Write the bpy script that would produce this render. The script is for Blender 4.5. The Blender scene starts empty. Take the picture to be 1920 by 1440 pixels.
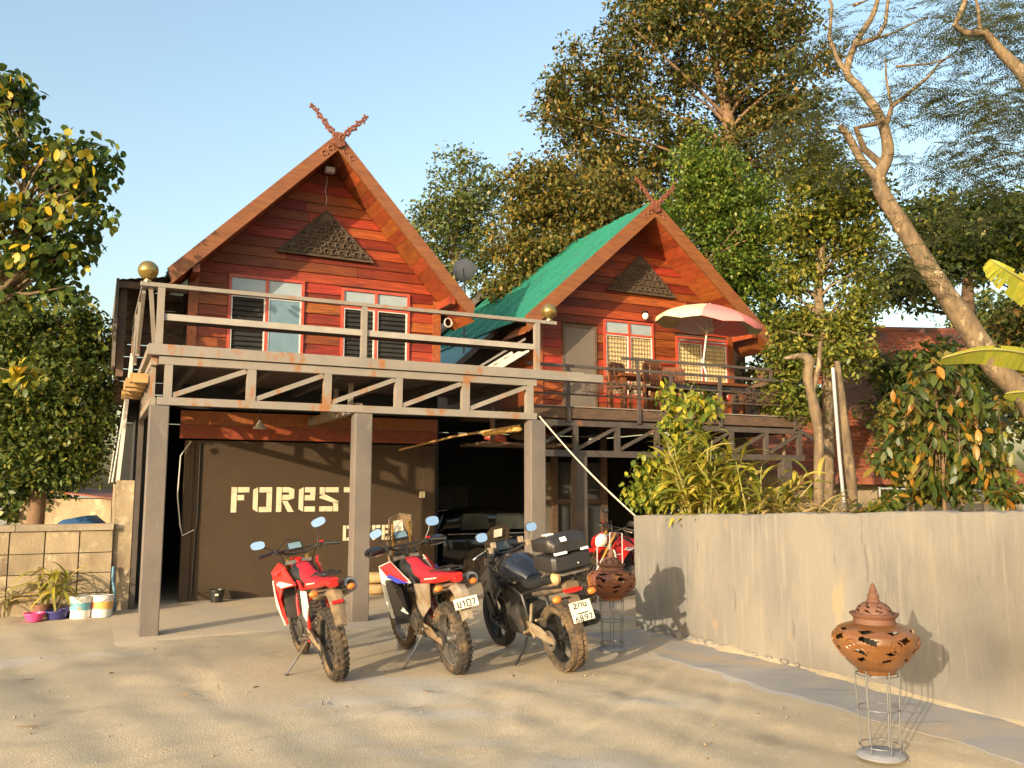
import bpy, math, random
import numpy as np
from mathutils import Vector, Matrix, Euler
random.seed(7)
RNG = np.random.default_rng(11)
sc = bpy.context.scene
COL = sc.collection
R = math.radians

# ------------------------------------------------------------------ camera, sky, sun, exposure
EYE = Vector((0, 0, 1.7))
cam_d = bpy.data.cameras.new('camera'); cam = bpy.data.objects.new('camera', cam_d); COL.objects.link(cam)
cam_d.sensor_width = 36; cam_d.lens = 30.0; cam_d.clip_end = 2000; cam_d.clip_start = .05
cam.location = EYE; cam.rotation_euler = (R(97.0), 0, 0)
sc.camera = cam

SUN_AZ, SUN_EL = 58.0, 12.0            # the light travels towards this azimuth (from +X) and downwards
w = bpy.data.worlds.new('World'); sc.world = w; w.use_nodes = True
nt = w.node_tree
sky = nt.nodes.new('ShaderNodeTexSky'); sky.sky_type = 'NISHITA'; sky.sun_disc = False
sky.sun_elevation = R(SUN_EL); sky.sun_rotation = R(212)
sky.altitude = 300; sky.air_density = 1.4; sky.dust_density = 5.0; sky.ozone_density = 1.5
bg = nt.nodes['Background']; bg.inputs['Strength'].default_value = .15
nt.links.new(sky.outputs[0], bg.inputs['Color'])
sun_d = bpy.data.lights.new('sun', 'SUN'); sun_d.energy = 2.8; sun_d.angle = R(.53); sun_d.color = (1, .81, .56)
sun = bpy.data.objects.new('sun', sun_d); COL.objects.link(sun)
SD = Vector((math.cos(R(SUN_AZ))*math.cos(R(SUN_EL)), math.sin(R(SUN_AZ))*math.cos(R(SUN_EL)), -math.sin(R(SUN_EL))))
sun.rotation_euler = SD.to_track_quat('-Z', 'Y').to_euler(); sun.location = (-20, -30, 20)
sc.render.engine = 'CYCLES'
sc.view_settings.view_transform = 'Standard'; sc.view_settings.look = 'None'
sc.view_settings.exposure = 1.46; sc.view_settings.gamma = 1
sc.render.resolution_x = 1024; sc.render.resolution_y = 768

# ------------------------------------------------------------------ frames
FA = R(26)                              # both houses, the wall and the bikes share one street grid turned by 26 degrees
O = Vector((-4.2425, 10.1927, 0))
ES = Vector((math.cos(FA), math.sin(FA), 0)); ET = Vector((-math.sin(FA), math.cos(FA), 0))
def G(s, t, z=0): return O + ES*s + ET*t + Vector((0, 0, z))
PIT = R(7)
def at(px, py, Y):                      # a point of the place from where it is seen in the photograph and its distance
    d = Vector(((px-960)/1600, math.cos(PIT)-(720-py)/1600*math.sin(PIT), math.sin(PIT)+(720-py)/1600*math.cos(PIT)))
    return EYE + d*(Y/d.y)
ORG = {}
def tag(o, label=None, cat=None, group=None, kind=None):
    if label: o['label'] = label
    if cat: o['category'] = cat
    if group: o['group'] = group
    if kind: o['kind'] = kind
    return o
def thing(name, label, cat, org=(0, 0, 0), group=None, grid=True, rot=None):
    """Empty at a thing's base. grid: org is (s,t,z) in the street grid and parts are given in grid coordinates."""
    o = bpy.data.objects.new(name, None); COL.objects.link(o); o.empty_display_size = .2
    if grid:
        o.location = G(*org); o.rotation_euler = (0, 0, FA); ORG[o.name] = Vector(org)
    else:
        o.location = org; o.rotation_euler = rot or (0, 0, 0); ORG[o.name] = Vector((0, 0, 0))
    return tag(o, label, cat, group)

# ------------------------------------------------------------------ mesh builder
def knobbly(path, rad, k=4, jit=.09):
    """smooth a trunk path and roughen its thickness"""
    P = [Vector(p) for p in path]; n = len(P); Q = []; Rr = []
    for i in range(n-1):
        p0, p1, p2, p3 = P[max(i-1, 0)], P[i], P[i+1], P[min(i+2, n-1)]
        for j in range(k):
            u = j/k; Q.append(.5*((2*p1)+(p2-p0)*u+(2*p0-5*p1+4*p2-p3)*u*u+(3*p1-p0-3*p2+p3)*u**3)); Rr.append((rad[i]+(rad[i+1]-rad[i])*u)*random.uniform(1-jit, 1+jit))
    return Q+[P[-1]], Rr+[rad[-1]]
class MB:
    def __init__(s): s.v = []; s.f = []
    def add(s, vs, fs):
        n = len(s.v); s.v += [tuple(x) for x in vs]; s.f += [tuple(i+n for i in f) for f in fs]; return s
    def box(s, x0, y0, z0, x1, y1, z1):
        return s.add([(x0,y0,z0),(x1,y0,z0),(x1,y1,z0),(x0,y1,z0),(x0,y0,z1),(x1,y0,z1),(x1,y1,z1),(x0,y1,z1)],
              [(0,3,2,1),(4,5,6,7),(0,1,5,4),(1,2,6,5),(2,3,7,6),(3,0,4,7)])
    def beam(s, p, q, a, b, up=(0, 0, 1)):
        p = Vector(p); q = Vector(q); d = (q-p).normalized(); u = Vector(up)
        x = d.cross(u)
        if x.length < 1e-4: x = d.cross(Vector((0, 1, 0)))
        x.normalize(); y = x.cross(d)
        c = [x*a*i+y*b*j for i, j in ((-.5,-.5),(.5,-.5),(.5,.5),(-.5,.5))]
        return s.add([p+k for k in c]+[q+k for k in c], [(3,2,1,0),(4,5,6,7),(0,1,5,4),(1,2,6,5),(2,3,7,6),(3,0,4,7)])
    def tube(s, pts, r, n=8, caps=True):
        pts = [Vector(p) for p in pts]; m = len(pts)
        rr = r if isinstance(r, (list, tuple)) else [r]*m
        t = [(pts[min(i+1, m-1)]-pts[max(i-1, 0)]).normalized() for i in range(m)]
        u = t[0].orthogonal().normalized(); vs = []; fs = []
        for i in range(m):
            u = (u-t[i]*u.dot(t[i])).normalized(); b = t[i].cross(u)
            for k in range(n):
                a = 2*math.pi*k/n; vs.append(pts[i]+(u*math.cos(a)+b*math.sin(a))*rr[i])
        for i in range(m-1):
            for k in range(n):
                k2 = (k+1) % n; fs.append((i*n+k, i*n+k2, (i+1)*n+k2, (i+1)*n+k))
        if caps: fs += [tuple(range(n))[::-1], tuple((m-1)*n+k for k in range(n))]
        return s.add(vs, fs)
    def lathe(s, prof, n=24, c=(0, 0, 0), axis='z', closed=False):
        vs = []; fs = []; m = len(prof)
        for r, h in prof:
            for k in range(n):
                a = 2*math.pi*k/n; x, y = r*math.cos(a), r*math.sin(a)
                p = (x, y, h) if axis == 'z' else ((x, h, y) if axis == 'y' else (h, x, y))
                vs.append((p[0]+c[0], p[1]+c[1], p[2]+c[2]))
        for i in range(m if closed else m-1):
            j = (i+1) % m
            for k in range(n):
                k2 = (k+1) % n; fs.append((i*n+k, i*n+k2, j*n+k2, j*n+k))
        if not closed: fs += [tuple(range(n))[::-1], tuple((m-1)*n+k for k in range(n))]
        return s.add(vs, fs)
    def loft(s, secs, n=14, e=2.6):
        """sections along x: (x, y, z, half width, half height[, exponent])"""
        vs = []; fs = []; m = len(secs)
        for q in secs:
            x, y, z, hw, hh = q[:5]; ee = q[5] if len(q) > 5 else e
            for k in range(n):
                a = 2*math.pi*(k+.5)/n; ca, sa = math.cos(a), math.sin(a)
                vs.append((x, y+hw*math.copysign(abs(ca)**(2/ee), ca), z+hh*math.copysign(abs(sa)**(2/ee), sa)))
        for i in range(m-1):
            for k in range(n):
                k2 = (k+1) % n; fs.append((i*n+k, i*n+k2, (i+1)*n+k2, (i+1)*n+k))
        fs += [tuple(range(n))[::-1], tuple((m-1)*n+k for k in range(n))]
        return s.add(vs, fs)
    def plate(s, pts, vec):
        pts = [Vector(p) for p in pts]; vec = Vector(vec); n = len(pts)
        return s.add(pts+[p+vec for p in pts], [tuple(range(n))[::-1], tuple(range(n, 2*n))]+[(i, (i+1) % n, (i+1) % n+n, i+n) for i in range(n)])
    def ell(s, c, rx, ry, rz, n=12, m=8, R3=None):
        vs = []; fs = []
        for i in range(m+1):
            th = math.pi*i/m
            for k in range(n):
                a = 2*math.pi*k/n
                p = Vector((rx*math.sin(th)*math.cos(a), ry*math.sin(th)*math.sin(a), rz*math.cos(th)))
                if R3: p = R3 @ p
                vs.append(p+Vector(c))
        for i in range(m):
            for k in range(n):
                k2 = (k+1) % n; fs.append((i*n+k, (i+1)*n+k, (i+1)*n+k2, i*n+k2))
        return s.add(vs, fs)
    def mirror_y(s):
        n = len(s.v); vs = [(x, -y, z) for x, y, z in s.v]
        return s.add(vs, [tuple(reversed(f)) for f in list(s.f)])
    def build(s, name, mat, parent=None, smooth=None, label=None, kind=None, org=None, grid=True, bevel=0):
        me = bpy.data.meshes.new(name)
        og = ORG[parent.name] if parent else Vector(org if org is not None else (0, 0, 0))
        me.from_pydata([(x-og.x, y-og.y, z-og.z) for x, y, z in s.v], [], s.f)
        me.validate(); me.update()
        for m in (mat if isinstance(mat, (list, tuple)) else [mat]): me.materials.append(m)
        if smooth is not None:
            me.polygons.foreach_set('use_smooth', [True]*len(me.polygons))
            try: me.set_sharp_from_angle(angle=R(smooth))
            except Exception: pass
        o = bpy.data.objects.new(name, me); COL.objects.link(o); ORG[o.name] = og
        if parent: o.parent = parent
        elif org is not None and grid: o.location = G(*org); o.rotation_euler = (0, 0, FA)
        elif org is not None: o.location = org
        if label: o['label'] = label
        if kind: o['kind'] = kind
        if bevel:
            b = o.modifiers.new('bevel', 'BEVEL'); b.width = bevel; b.segments = 2; b.limit_method = 'ANGLE'
        return o
def inst(name, me, parent=None, loc=(0, 0, 0), rot=(0, 0, 0), scl=(1, 1, 1)):
    o = bpy.data.objects.new(name, me); COL.objects.link(o)
    if parent: o.parent = parent; ORG[o.name] = ORG.get(parent.name, Vector())
    o.location = loc; o.rotation_euler = rot; o.scale = scl
    return o

# ------------------------------------------------------------------ materials
def M(name, c1, c2=None, sc_=6, rough=.6, metal=0, bump=0, bsc=30, rnd=0, stretch=(1, 1, 1), world=False,
      over=None, spec=.5, coat=0, hue=0, trans=0, ramp=(.35, .65), alpha=1):
    m = bpy.data.materials.new(name); m.use_nodes = True; t = m.node_tree; N = t.nodes; L = t.links
    b = N['Principled BSDF']; b.inputs['Roughness'].default_value = rough; b.inputs['Metallic'].default_value = metal
    b.inputs['Specular IOR Level'].default_value = spec; b.inputs['Coat Weight'].default_value = coat
    if coat: b.inputs['Coat Roughness'].default_value = .06
    if alpha < 1: b.inputs['Alpha'].default_value = alpha
    oi = N.new('ShaderNodeObjectInfo')
    if world: vec = N.new('ShaderNodeNewGeometry').outputs['Position']
    else:
        tc = N.new('ShaderNodeTexCoord'); ad = N.new('ShaderNodeVectorMath'); ad.operation = 'ADD'
        mu = N.new('ShaderNodeMath'); mu.operation = 'MULTIPLY'; mu.inputs[1].default_value = 53
        L.new(oi.outputs['Random'], mu.inputs[0]); L.new(tc.outputs['Object'], ad.inputs[0]); L.new(mu.outputs[0], ad.inputs[1]); vec = ad.outputs[0]
    mp = N.new('ShaderNodeMapping'); mp.inputs['Scale'].default_value = stretch; L.new(vec, mp.inputs['Vector'])
    def noise(scale, det=6, v=mp.outputs[0], ro=.55):
        n = N.new('ShaderNodeTexNoise'); n.inputs['Scale'].default_value = scale; n.inputs['Detail'].default_value = det
        n.inputs['Roughness'].default_value = ro; L.new(v, n.inputs['Vector']); return n.outputs['Fac']
    def mapr(x, a, b_, c=0, d=1):
        r = N.new('ShaderNodeMapRange'); r.inputs[1].default_value = a; r.inputs[2].default_value = b_; r.inputs[3].default_value = c; r.inputs[4].default_value = d
        L.new(x, r.inputs[0]); return r.outputs[0]
    def mix(f, a, b_):
        x = N.new('ShaderNodeMix'); x.data_type = 'RGBA'; L.new(f, x.inputs[0])
        for i, q in ((6, a), (7, b_)):
            if isinstance(q, tuple): x.inputs[i].default_value = (*q, 1)
            else: L.new(q, x.inputs[i])
        return x.outputs[2]
    colr = None
    if c2:
        colr = mix(mapr(noise(sc_), *ramp), c1, c2)
    else: b.inputs['Base Color'].default_value = (*c1, 1)
    if over:                                     # stains, and the clay tiles' painted shade, with a shape of their own: (colour, scale, low, high, stretch[, zmax])
        for ov in (over if isinstance(over, list) else [over]):
            mp2 = N.new('ShaderNodeMapping'); mp2.inputs['Scale'].default_value = ov[4]; mp2.inputs['Location'].default_value = (3.1, 7.7, 1.3); L.new(vec, mp2.inputs['Vector'])
            f = mapr(noise(ov[1], 5, mp2.outputs[0], .6), ov[2], ov[3])
            colr = mix(f, colr if colr else c1, ov[0])
    if rnd or hue:
        h = N.new('ShaderNodeHueSaturation')
        if rnd: L.new(mapr(oi.outputs['Random'], 0, 1, 1-rnd, 1+rnd), h.inputs['Value'])
        if hue:
            mm = N.new('ShaderNodeMath'); mm.operation = 'MULTIPLY'; mm.inputs[1].default_value = 7.31; L.new(oi.outputs['Random'], mm.inputs[0])
            fr = N.new('ShaderNodeMath'); fr.operation = 'FRACT'; L.new(mm.outputs[0], fr.inputs[0]); L.new(mapr(fr.outputs[0], 0, 1, .5-hue, .5+hue), h.inputs['Hue'])
        if colr: L.new(colr, h.inputs['Color'])
        else: h.inputs['Color'].default_value = (*c1, 1)
        colr = h.outputs[0]
    if colr: L.new(colr, b.inputs['Base Color'])
    if bump:
        bm_ = N.new('ShaderNodeBump'); bm_.inputs['Strength'].default_value = bump; bm_.inputs['Distance'].default_value = .02
        L.new(noise(bsc, 8, mp.outputs[0], .65), bm_.inputs['Height']); L.new(bm_.outputs[0], b.inputs['Normal'])
    return m
def leafmat(name, cols, rough=.5, trans=.3, per='island'):
    """cols: list of (position, colour) over a random number per leaf"""
    m = bpy.data.materials.new(name); m.use_nodes = True; t = m.node_tree; N = t.nodes; L = t.links
    b = N['Principled BSDF']; b.inputs['Roughness'].default_value = rough; b.inputs['Specular IOR Level'].default_value = .35
    src = N.new('ShaderNodeNewGeometry').outputs['Random Per Island'] if per == 'island' else N.new('ShaderNodeObjectInfo').outputs['Random']
    r = N.new('ShaderNodeValToRGB'); e = r.color_ramp.elements
    while len(e) < len(cols): e.new(.5)
    for i, (p, c) in enumerate(cols): e[i].position = p; e[i].color = (*c, 1)
    L.new(src, r.inputs[0]); L.new(r.outputs[0], b.inputs['Base Color'])
    tr = N.new('ShaderNodeBsdfTranslucent'); L.new(r.outputs[0], tr.inputs['Color'])
    mx = N.new('ShaderNodeMixShader'); mx.inputs[0].default_value = trans
    L.new(b.outputs[0], mx.inputs[1]); L.new(tr.outputs[0], mx.inputs[2]); L.new(mx.outputs[0], N['Material Output'].inputs['Surface'])
    return m
MUD = (.25, .17, .09)
m_ground = M('sandy_ground', (.49, .40, .265), (.40, .325, .215), .7, .95, bump=.5, bsc=75, world=True,
             over=[((.40, .33, .225), 38, .58, .74, (1, 1, 1)), ((.60, .51, .37), 45, .60, .75, (1.3, 1, 1)), ((.45, .42, .36), .55, .57, .68, (.5, 1.6, 1)), ((.33, .265, .175), 1.7, .60, .74, (1, 1, 1)), ((.54, .445, .30), 9, .58, .75, (1, 1, 1))])
m_slab = M('dusty_concrete_floor', (.47, .39, .28), (.40, .35, .28), .9, .9, bump=.35, bsc=40, world=True, over=((.50, .40, .27), 1.2, .45, .6, (1, 1, 1)))
m_path = M('grey_concrete_path', (.27, .265, .265), (.33, .31, .28), 2.2, .88, bump=.3, bsc=45, world=True, over=[((.42, .32, .2), 1.1, .50, .66, (1, 1, 1)), ((.20, .20, .21), 3, .58, .7, (.4, 3, 1))])
m_plaster = M('bare_cement_render', (.215, .195, .163), (.180, .167, .145), 1.1, .9, bump=.35, bsc=25, world=True, stretch=(1, 1, .35),
              over=[((.135, .132, .125), .65, .48, .66, (1.2, 1.2, .6)), ((.245, .22, .18), 6, .55, .75, (2.5, 2.5, .2)), ((.30, .22, .135), 2.2, .62, .70, (1, 1, .35)), ((.13, .12, .11), 7, .66, .71, (1, 1, .15))])
m_block = M('weathered_concrete_block', (.33, .26, .165), (.265, .21, .135), 3, .92, bump=.5, bsc=22, rnd=.12, over=[((.17, .125, .08), 1.6, .50, .68, (1, 1, .5)), ((.45, .37, .24), 5, .58, .7, (1, 1, 1))])
m_blockdark = M('mossy_concrete', (.33, .27, .19), (.22, .18, .13), 3, .95, bump=.6, bsc=18)
m_joint = M('mortar_joint', (.20, .17, .13), (.15, .13, .10), 8, .95)
m_redwood = M('red_stained_board', (.28, .056, .014), (.15, .029, .010), 5, .5, over=((.07, .024, .013), 1.6, .54, .74, (.5, 3, 3)), bump=.12, bsc=14, rnd=.40, hue=.016, stretch=(.6, 4, 9), spec=.35)
m_soffit = M('orange_stained_board', (.30, .074, .018), (.19, .044, .013), 5, .5, bump=.1, bsc=14, rnd=.30, hue=.012, stretch=(3, .8, 3))
m_barge = M('varnished_barge_board', (.215, .078, .024), (.15, .052, .018), 3, .5, bump=.12, bsc=20, stretch=(1, 3, 6))
m_frame = M('red_painted_frame', (.45, .075, .04), (.36, .05, .03), 8, .4)
m_dark = M('dark_paint_and_void_shade', (.012, .012, .013), (.02, .019, .018), 3, .8)  # near-black for dark parts, and painted shade inside hollows
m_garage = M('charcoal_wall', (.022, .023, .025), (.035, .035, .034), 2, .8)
m_brown = M('dark_brown_wall_paint', (.047, .027, .011), (.039, .023, .010), 2, .7, bump=.15, bsc=30, world=True, over=((.058, .035, .016), 2.5, .6, .75, (1, 1, 1)))
m_cream = M('cream_letter_paint', (.62, .55, .40), (.54, .47, .33), 9, .7, over=((.35, .29, .19), 6, .60, .7, (1, 1, 1)))
m_steel = M('grey_painted_steel', (.245, .215, .18), (.21, .188, .16), 4, .55, world=True, bump=.1, bsc=25,
            over=[((.27, .12, .045), 4.5, .56, .66, (1.2, 1.2, .45)), ((.29, .26, .22), 2, .6, .75, (1, 1, 1))])
m_column = M('brown_grey_column_paint', (.150, .125, .105), (.125, .106, .092), 3, .7, bump=.2, bsc=24, world=True, over=[((.095, .085, .085), 1.2, .52, .68, (1, 1, .6)), ((.20, .165, .13), 5, .62, .75, (1, 1, .5))])
m_dsteel = M('dark_grey_steel', (.055, .045, .04), (.08, .062, .05), 4, .55, world=True, over=((.2, .09, .04), 3, .64, .74, (1, 1, .6)))
m_green = M('green_metal_roof', (.022, .19, .13), (.026, .22, .15), 2, .45, rnd=.03, over=((.045, .17, .13), 2, .55, .75, (1, 1, 1)))
m_oldroof = M('old_grey_roof', (.10, .085, .07), (.16, .13, .10), 4, .85, bump=.4, bsc=20)
m_darkwood = M('dark_aged_wood', (.07, .042, .028), (.12, .07, .04), 6, .7, bump=.3, bsc=20, rnd=.25, stretch=(1, 4, 4))
m_carve = M('carved_grey_wood', (.085, .055, .032), (.05, .034, .022), 9, .75, bump=.4, bsc=40)
m_kalae = M('carved_red_wood', (.20, .065, .03), (.12, .037, .02), 12, .6, bump=.2, bsc=40)
m_frost = M('frosted_glass', (.30, .35, .37), (.26, .31, .33), 3, .16, spec=.8)
m_glass = M('painted_sky_glass', (.15, .23, .28), (.10, .17, .21), 2, .10, spec=1.0)  # pale blue of the reflected sky is put into the base colour
m_glassd = M('dark_louvre_glass', (.018, .022, .022), (.05, .055, .05), 2, .10, spec=1.0)
m_curtain = M('checked_curtain', (.52, .40, .22), (.30, .22, .11), 9, .8, stretch=(6, 1, 3))
m_curtain2 = M('pale_yellow_curtain', (.58, .47, .24), (.42, .33, .17), 5, .8, stretch=(7, 1, .4))
m_white = M('white_paint', (.58, .56, .52), (.50, .48, .44), 8, .5)
m_doorgrey = M('taupe_door', (.145, .118, .095), (.13, .107, .088), 3, .5)
m_gold = M('gold_globe_glass', (.42, .30, .10), (.34, .24, .08), 3, .16, metal=.75)
m_black = M('black_plastic', (.014, .014, .015), (.022, .021, .02), 9, .42)
m_rubber = M('dusty_rubber', (.06, .045, .03), (.022, .02, .018), 9, .9, over=[((.19, .125, .065), 4, .45, .66, (1, 1, 1)), ((.03, .025, .02), 13, .56, .64, (1, 1, 1))])
m_blackgloss = M('black_gloss_paint', (.010, .010, .012), None, rough=.12, coat=.6)
m_navy = M('navy_black_tank_paint', (.010, .011, .016), (.013, .014, .02), 3, .2, coat=.7, over=((.12, .09, .06), 6, .66, .8, (1, 1, 1)))
m_red = M('red_plastic', (.60, .022, .016), (.52, .018, .014), 6, .3, coat=.2, over=((.42, .16, .08), 7, .66, .8, (1, 1, 1)))
m_seat = M('red_seat_vinyl', (.55, .018, .035), (.47, .016, .03), 9, .55)
m_whitep = M('white_plastic', (.72, .69, .63), (.62, .57, .48), 6, .35, over=(MUD, 6, .60, .75, (1, 1, 1)))
m_blue = M('blue_plastic', (.05, .06, .42), None, rough=.35)
m_metal = M('brushed_metal', (.42, .40, .37), (.30, .28, .25), 9, .38, metal=.8, over=(MUD, 7, .50, .68, (1, 1, 1)))
m_alum = M('muddy_aluminium', (.40, .34, .26), (.33, .26, .18), 7, .6, metal=.35, over=(MUD, 4, .40, .6, (1, 1, 1)))
m_engine = M('dark_engine_metal', (.05, .046, .042), (.09, .08, .068), 9, .5, metal=.5, over=(MUD, 6, .55, .72, (1, 1, 1)))
m_mudblack = M('mud_caked_black_plastic', (.05, .042, .034), (.09, .07, .048), 5, .8, over=(MUD, 3, .46, .62, (1, 1, 1)))
m_mirror = M('mirror_glass', (.85, .88, .92), None, rough=.03, metal=1)
m_orange = M('orange_lens', (.75, .20, .03), (.68, .16, .025), 5, .25)
m_redlens = M('red_lens', (.55, .012, .01), (.45, .01, .008), 5, .2, coat=.4)
m_goldfork = M('gold_fork', (.45, .26, .06), None, rough=.3, metal=.7)
m_smoke = M('smoked_screen', (.09, .065, .045), None, rough=.08, alpha=.62)
m_clear = M('dusty_clear_screen', (.45, .32, .18), None, rough=.15, alpha=.35)
m_plate = M('number_plate_white', (.74, .70, .56), (.64, .58, .44), 20, .6)
m_ink = M('black_ink', (.02, .02, .02), None, rough=.7)
m_case = M('dusty_case_plastic', (.018, .017, .018), (.026, .024, .023), 4, .5, over=((.07, .05, .032), 5, .6, .8, (1, 1, 1)))
m_reflect = M('white_reflector', (.85, .84, .8), None, rough=.25)
m_clay = M('glazed_terracotta', (.205, .088, .026), (.145, .058, .018), 6, .34, coat=.25, bump=.08, bsc=20)
m_clay2 = M('matt_terracotta', (.175, .082, .048), (.145, .064, .038), 8, .7)
m_clayrust = M('old_terracotta', (.19, .066, .032), (.14, .05, .028), 6, .6, over=((.36, .14, .03), 3.0, .5, .58, (1, 1, 1)))
m_wire = M('grey_wire', (.16, .165, .17), None, rough=.5, metal=.6)
m_cement = M('cement_base', (.27, .275, .29), (.21, .215, .23), 7, .9, bump=.5, bsc=20)
m_bark = M('pale_bark', (.19, .135, .075), (.10, .07, .042), 11, .9, bump=1.0, bsc=22, stretch=(1, 1, .4), over=[((.33, .25, .15), 7, .58, .66, (1, 1, .7)), ((.05, .035, .025), 6, .60, .68, (1, 1, .5))])
m_bark2 = M('brown_bark', (.20, .12, .065), (.12, .075, .045), 5, .9, bump=.7, bsc=14, stretch=(1, 1, .35))
m_twig = M('twig_bark', (.16, .11, .07), (.10, .07, .045), 6, .9)
m_stem = M('green_stem', (.22, .24, .06), (.30, .24, .09), 6, .6)
m_tile = M('orange_clay_tile', (.29, .085, .034), (.19, .056, .028), 5, .8, rnd=.1, bump=.4, bsc=18, over=[((.10, .05, .045), .8, .48, .62, (1, 1, 1)), ((.12, .07, .05), 7, .58, .7, (1, 1, 1))])  # broad purple-brown patches paint shade onto the orange tiles
m_rope = M('white_rope', (.66, .60, .46), (.52, .46, .34), 30, .8, bump=.6, bsc=60)
m_bamboo = M('bamboo', (.42, .27, .10), (.34, .2, .08), 6, .5)
m_cloth_y = M('yellow_cloth', (.58, .38, .11), (.46, .28, .08), 6, .8)
m_sack = M('straw_sack', (.52, .36, .17), (.42, .28, .13), 9, .85, bump=.5, bsc=30, rnd=.12)
m_sheet = M('white_metal_sheet', (.62, .58, .50), (.50, .48, .45), 3, .5, over=((.35, .30, .24), 2, .6, .75, (1, 1, .4)))
m_pinkp = M('pink_plastic', (.70, .07, .23), None, rough=.4)
m_bluep = M('indigo_plastic', (.035, .035, .16), None, rough=.45)
m_pvc = M('blue_pvc', (.05, .16, .24), (.08, .2, .27), 6, .5)
m_can = M('paint_bucket_white', (.74, .72, .66), (.66, .63, .55), 5, .5, over=((.45, .40, .32), 6, .62, .75, (1, 1, 1)))
m_canl1 = M('blue_orange_label', (.12, .34, .42), (.62, .26, .08), 4, .5, stretch=(1, 1, .6), ramp=(.48, .52))
m_canl2 = M('red_orange_label', (.62, .10, .07), (.66, .36, .09), 4, .5, stretch=(1, 1, .6), ramp=(.48, .52))
m_tarp = M('blue_tarp', (.03, .10, .24), (.02, .07, .16), 4, .6)
m_furn = M('varnished_furniture', (.16, .055, .02), (.10, .034, .014), 7, .45)
m_pole = M('galvanised_pole', (.36, .36, .36), (.28, .28, .28), 6, .45)
UMB = {'y': M('yellow_fabric', (.58, .52, .32), None, rough=.8), 'w': M('pale_pink_fabric', (.60, .46, .50), None, rough=.8), 'p': M('coral_fabric', (.62, .20, .20), None, rough=.8), 'g': M('green_fabric', (.34, .42, .33), None, rough=.8)}
UNIT = MB().box(-.5, -.5, -.5, .5, .5, .5)
def unit_mesh(mat, name):
    me = bpy.data.meshes.new(name); me.from_pydata(UNIT.v, [], UNIT.f); me.materials.append(mat); return me
# ================================================================== the setting
def ground_sheet():
    xs = np.concatenate([np.linspace(-400, -16, 12), np.linspace(-15, -9.5, 10), np.linspace(-9, 9, 241), np.linspace(9.5, 15, 10), np.linspace(16, 400, 12)])
    ys = np.concatenate([np.linspace(-400, -4, 10), np.linspace(-2, 13, 221), np.linspace(13.5, 22, 16), np.linspace(25, 500, 12)])
    X, Y = np.meshgrid(xs, ys)
    near = np.clip(1-np.abs(X)/14, 0, 1)*np.clip((Y+2)/2, 0, 1)*np.clip((20-Y)/3, 0, 1)
    Z = .016*np.sin(X*1.7+Y*.9)*np.sin(Y*2.1-X*.6)+.010*np.sin(X*4.1+1)*np.sin(Y*3.7)+.006*np.sin(X*9+Y*7)
    rg = np.random.default_rng(5)
    def vnoise(sc_):
        g = rg.normal(size=(256, 256)); u = (X*sc_) % 255; v = (Y*sc_) % 255; i = u.astype(int); j = v.astype(int); fu = u-i; fv = v-j; fu = fu*fu*(3-2*fu); fv = fv*fv*(3-2*fv)
        return g[i, j]*(1-fu)*(1-fv)+g[i+1, j]*fu*(1-fv)+g[i, j+1]*(1-fu)*fv+g[i+1, j+1]*fu*fv
    Z += .008*vnoise(1.3)+.0055*vnoise(3.1)+.0035*vnoise(6.3)
    for q, a_, w_ in ((.0, .5, .07), (.9, .42, .06), (-2.2, .75, .08)):      # old tyre tracks
        d = (X-q)*math.cos(a_)-(Y-6)*math.sin(a_)+.25*np.sin(Y*.7); Z += -.022*np.exp(-(d/w_)**2)+.012*np.exp(-((np.abs(d)-1.7*w_)/(.6*w_))**2)
    S = (X-O.x)*ES.x+(Y-O.y)*ES.y; T = (X-O.x)*ET.x+(Y-O.y)*ET.y
    Z += .05*np.exp(-((S-1.2)**2/1.6+(T+.9)**2/.25))            # a low heap of sand before the floor slab
    flat = np.clip((T+.55)/.3, 0, 1)*((S > -.6) & (S < 12))
    bikes = np.clip(((T+4.2)/.5), 0, 1)*np.clip((-.9-T)/.5, 0, 1)*((S > .4) & (S < 5.6))
    Z = Z*near*(1-flat)*(1-.85*bikes)
    Z = np.where(T < -.5, Z*(1-.8*np.clip((S-4.2)/.5, 0, 1))-.004*np.clip((S-4.5)/.4, 0, 1), Z)
    n, m = X.shape
    V = np.stack([X.ravel(), Y.ravel(), Z.ravel()], 1)
    i = np.arange(n*m).reshape(n, m)
    F = np.stack([i[:-1, :-1].ravel(), i[:-1, 1:].ravel(), i[1:, 1:].ravel(), i[1:, :-1].ravel()], 1)
    me = bpy.data.meshes.new('ground'); me.from_pydata(V.tolist(), [], F.tolist()); me.materials.append(m_ground)
    me.polygons.foreach_set('use_smooth', [True]*len(me.polygons))
    o = bpy.data.objects.new('ground', me); COL.objects.link(o); o['kind'] = 'structure'
ground_sheet()
def struct(o): o['kind'] = 'structure'; return o
# dusty concrete floor under the houses: its front edge dips below the drifted sand
fv = []; nfl = 60
for k in range(nfl+1):
    q = -.35+k*(13.3/nfl); e = .06*math.sin(q*2.3)+.04*math.sin(q*7)
    fv += [(q, -.75+e, -.03), (q, -.30+e*.5, .015), (q, .1, .016), (q, 9, .016)]
struct(MB().add(fv, [(i*4+j, (i+1)*4+j, (i+1)*4+j+1, i*4+j+1) for i in range(nfl) for j in range(3)]).build('floor_slab', m_slab, org=(0, 0, 0)))
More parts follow.
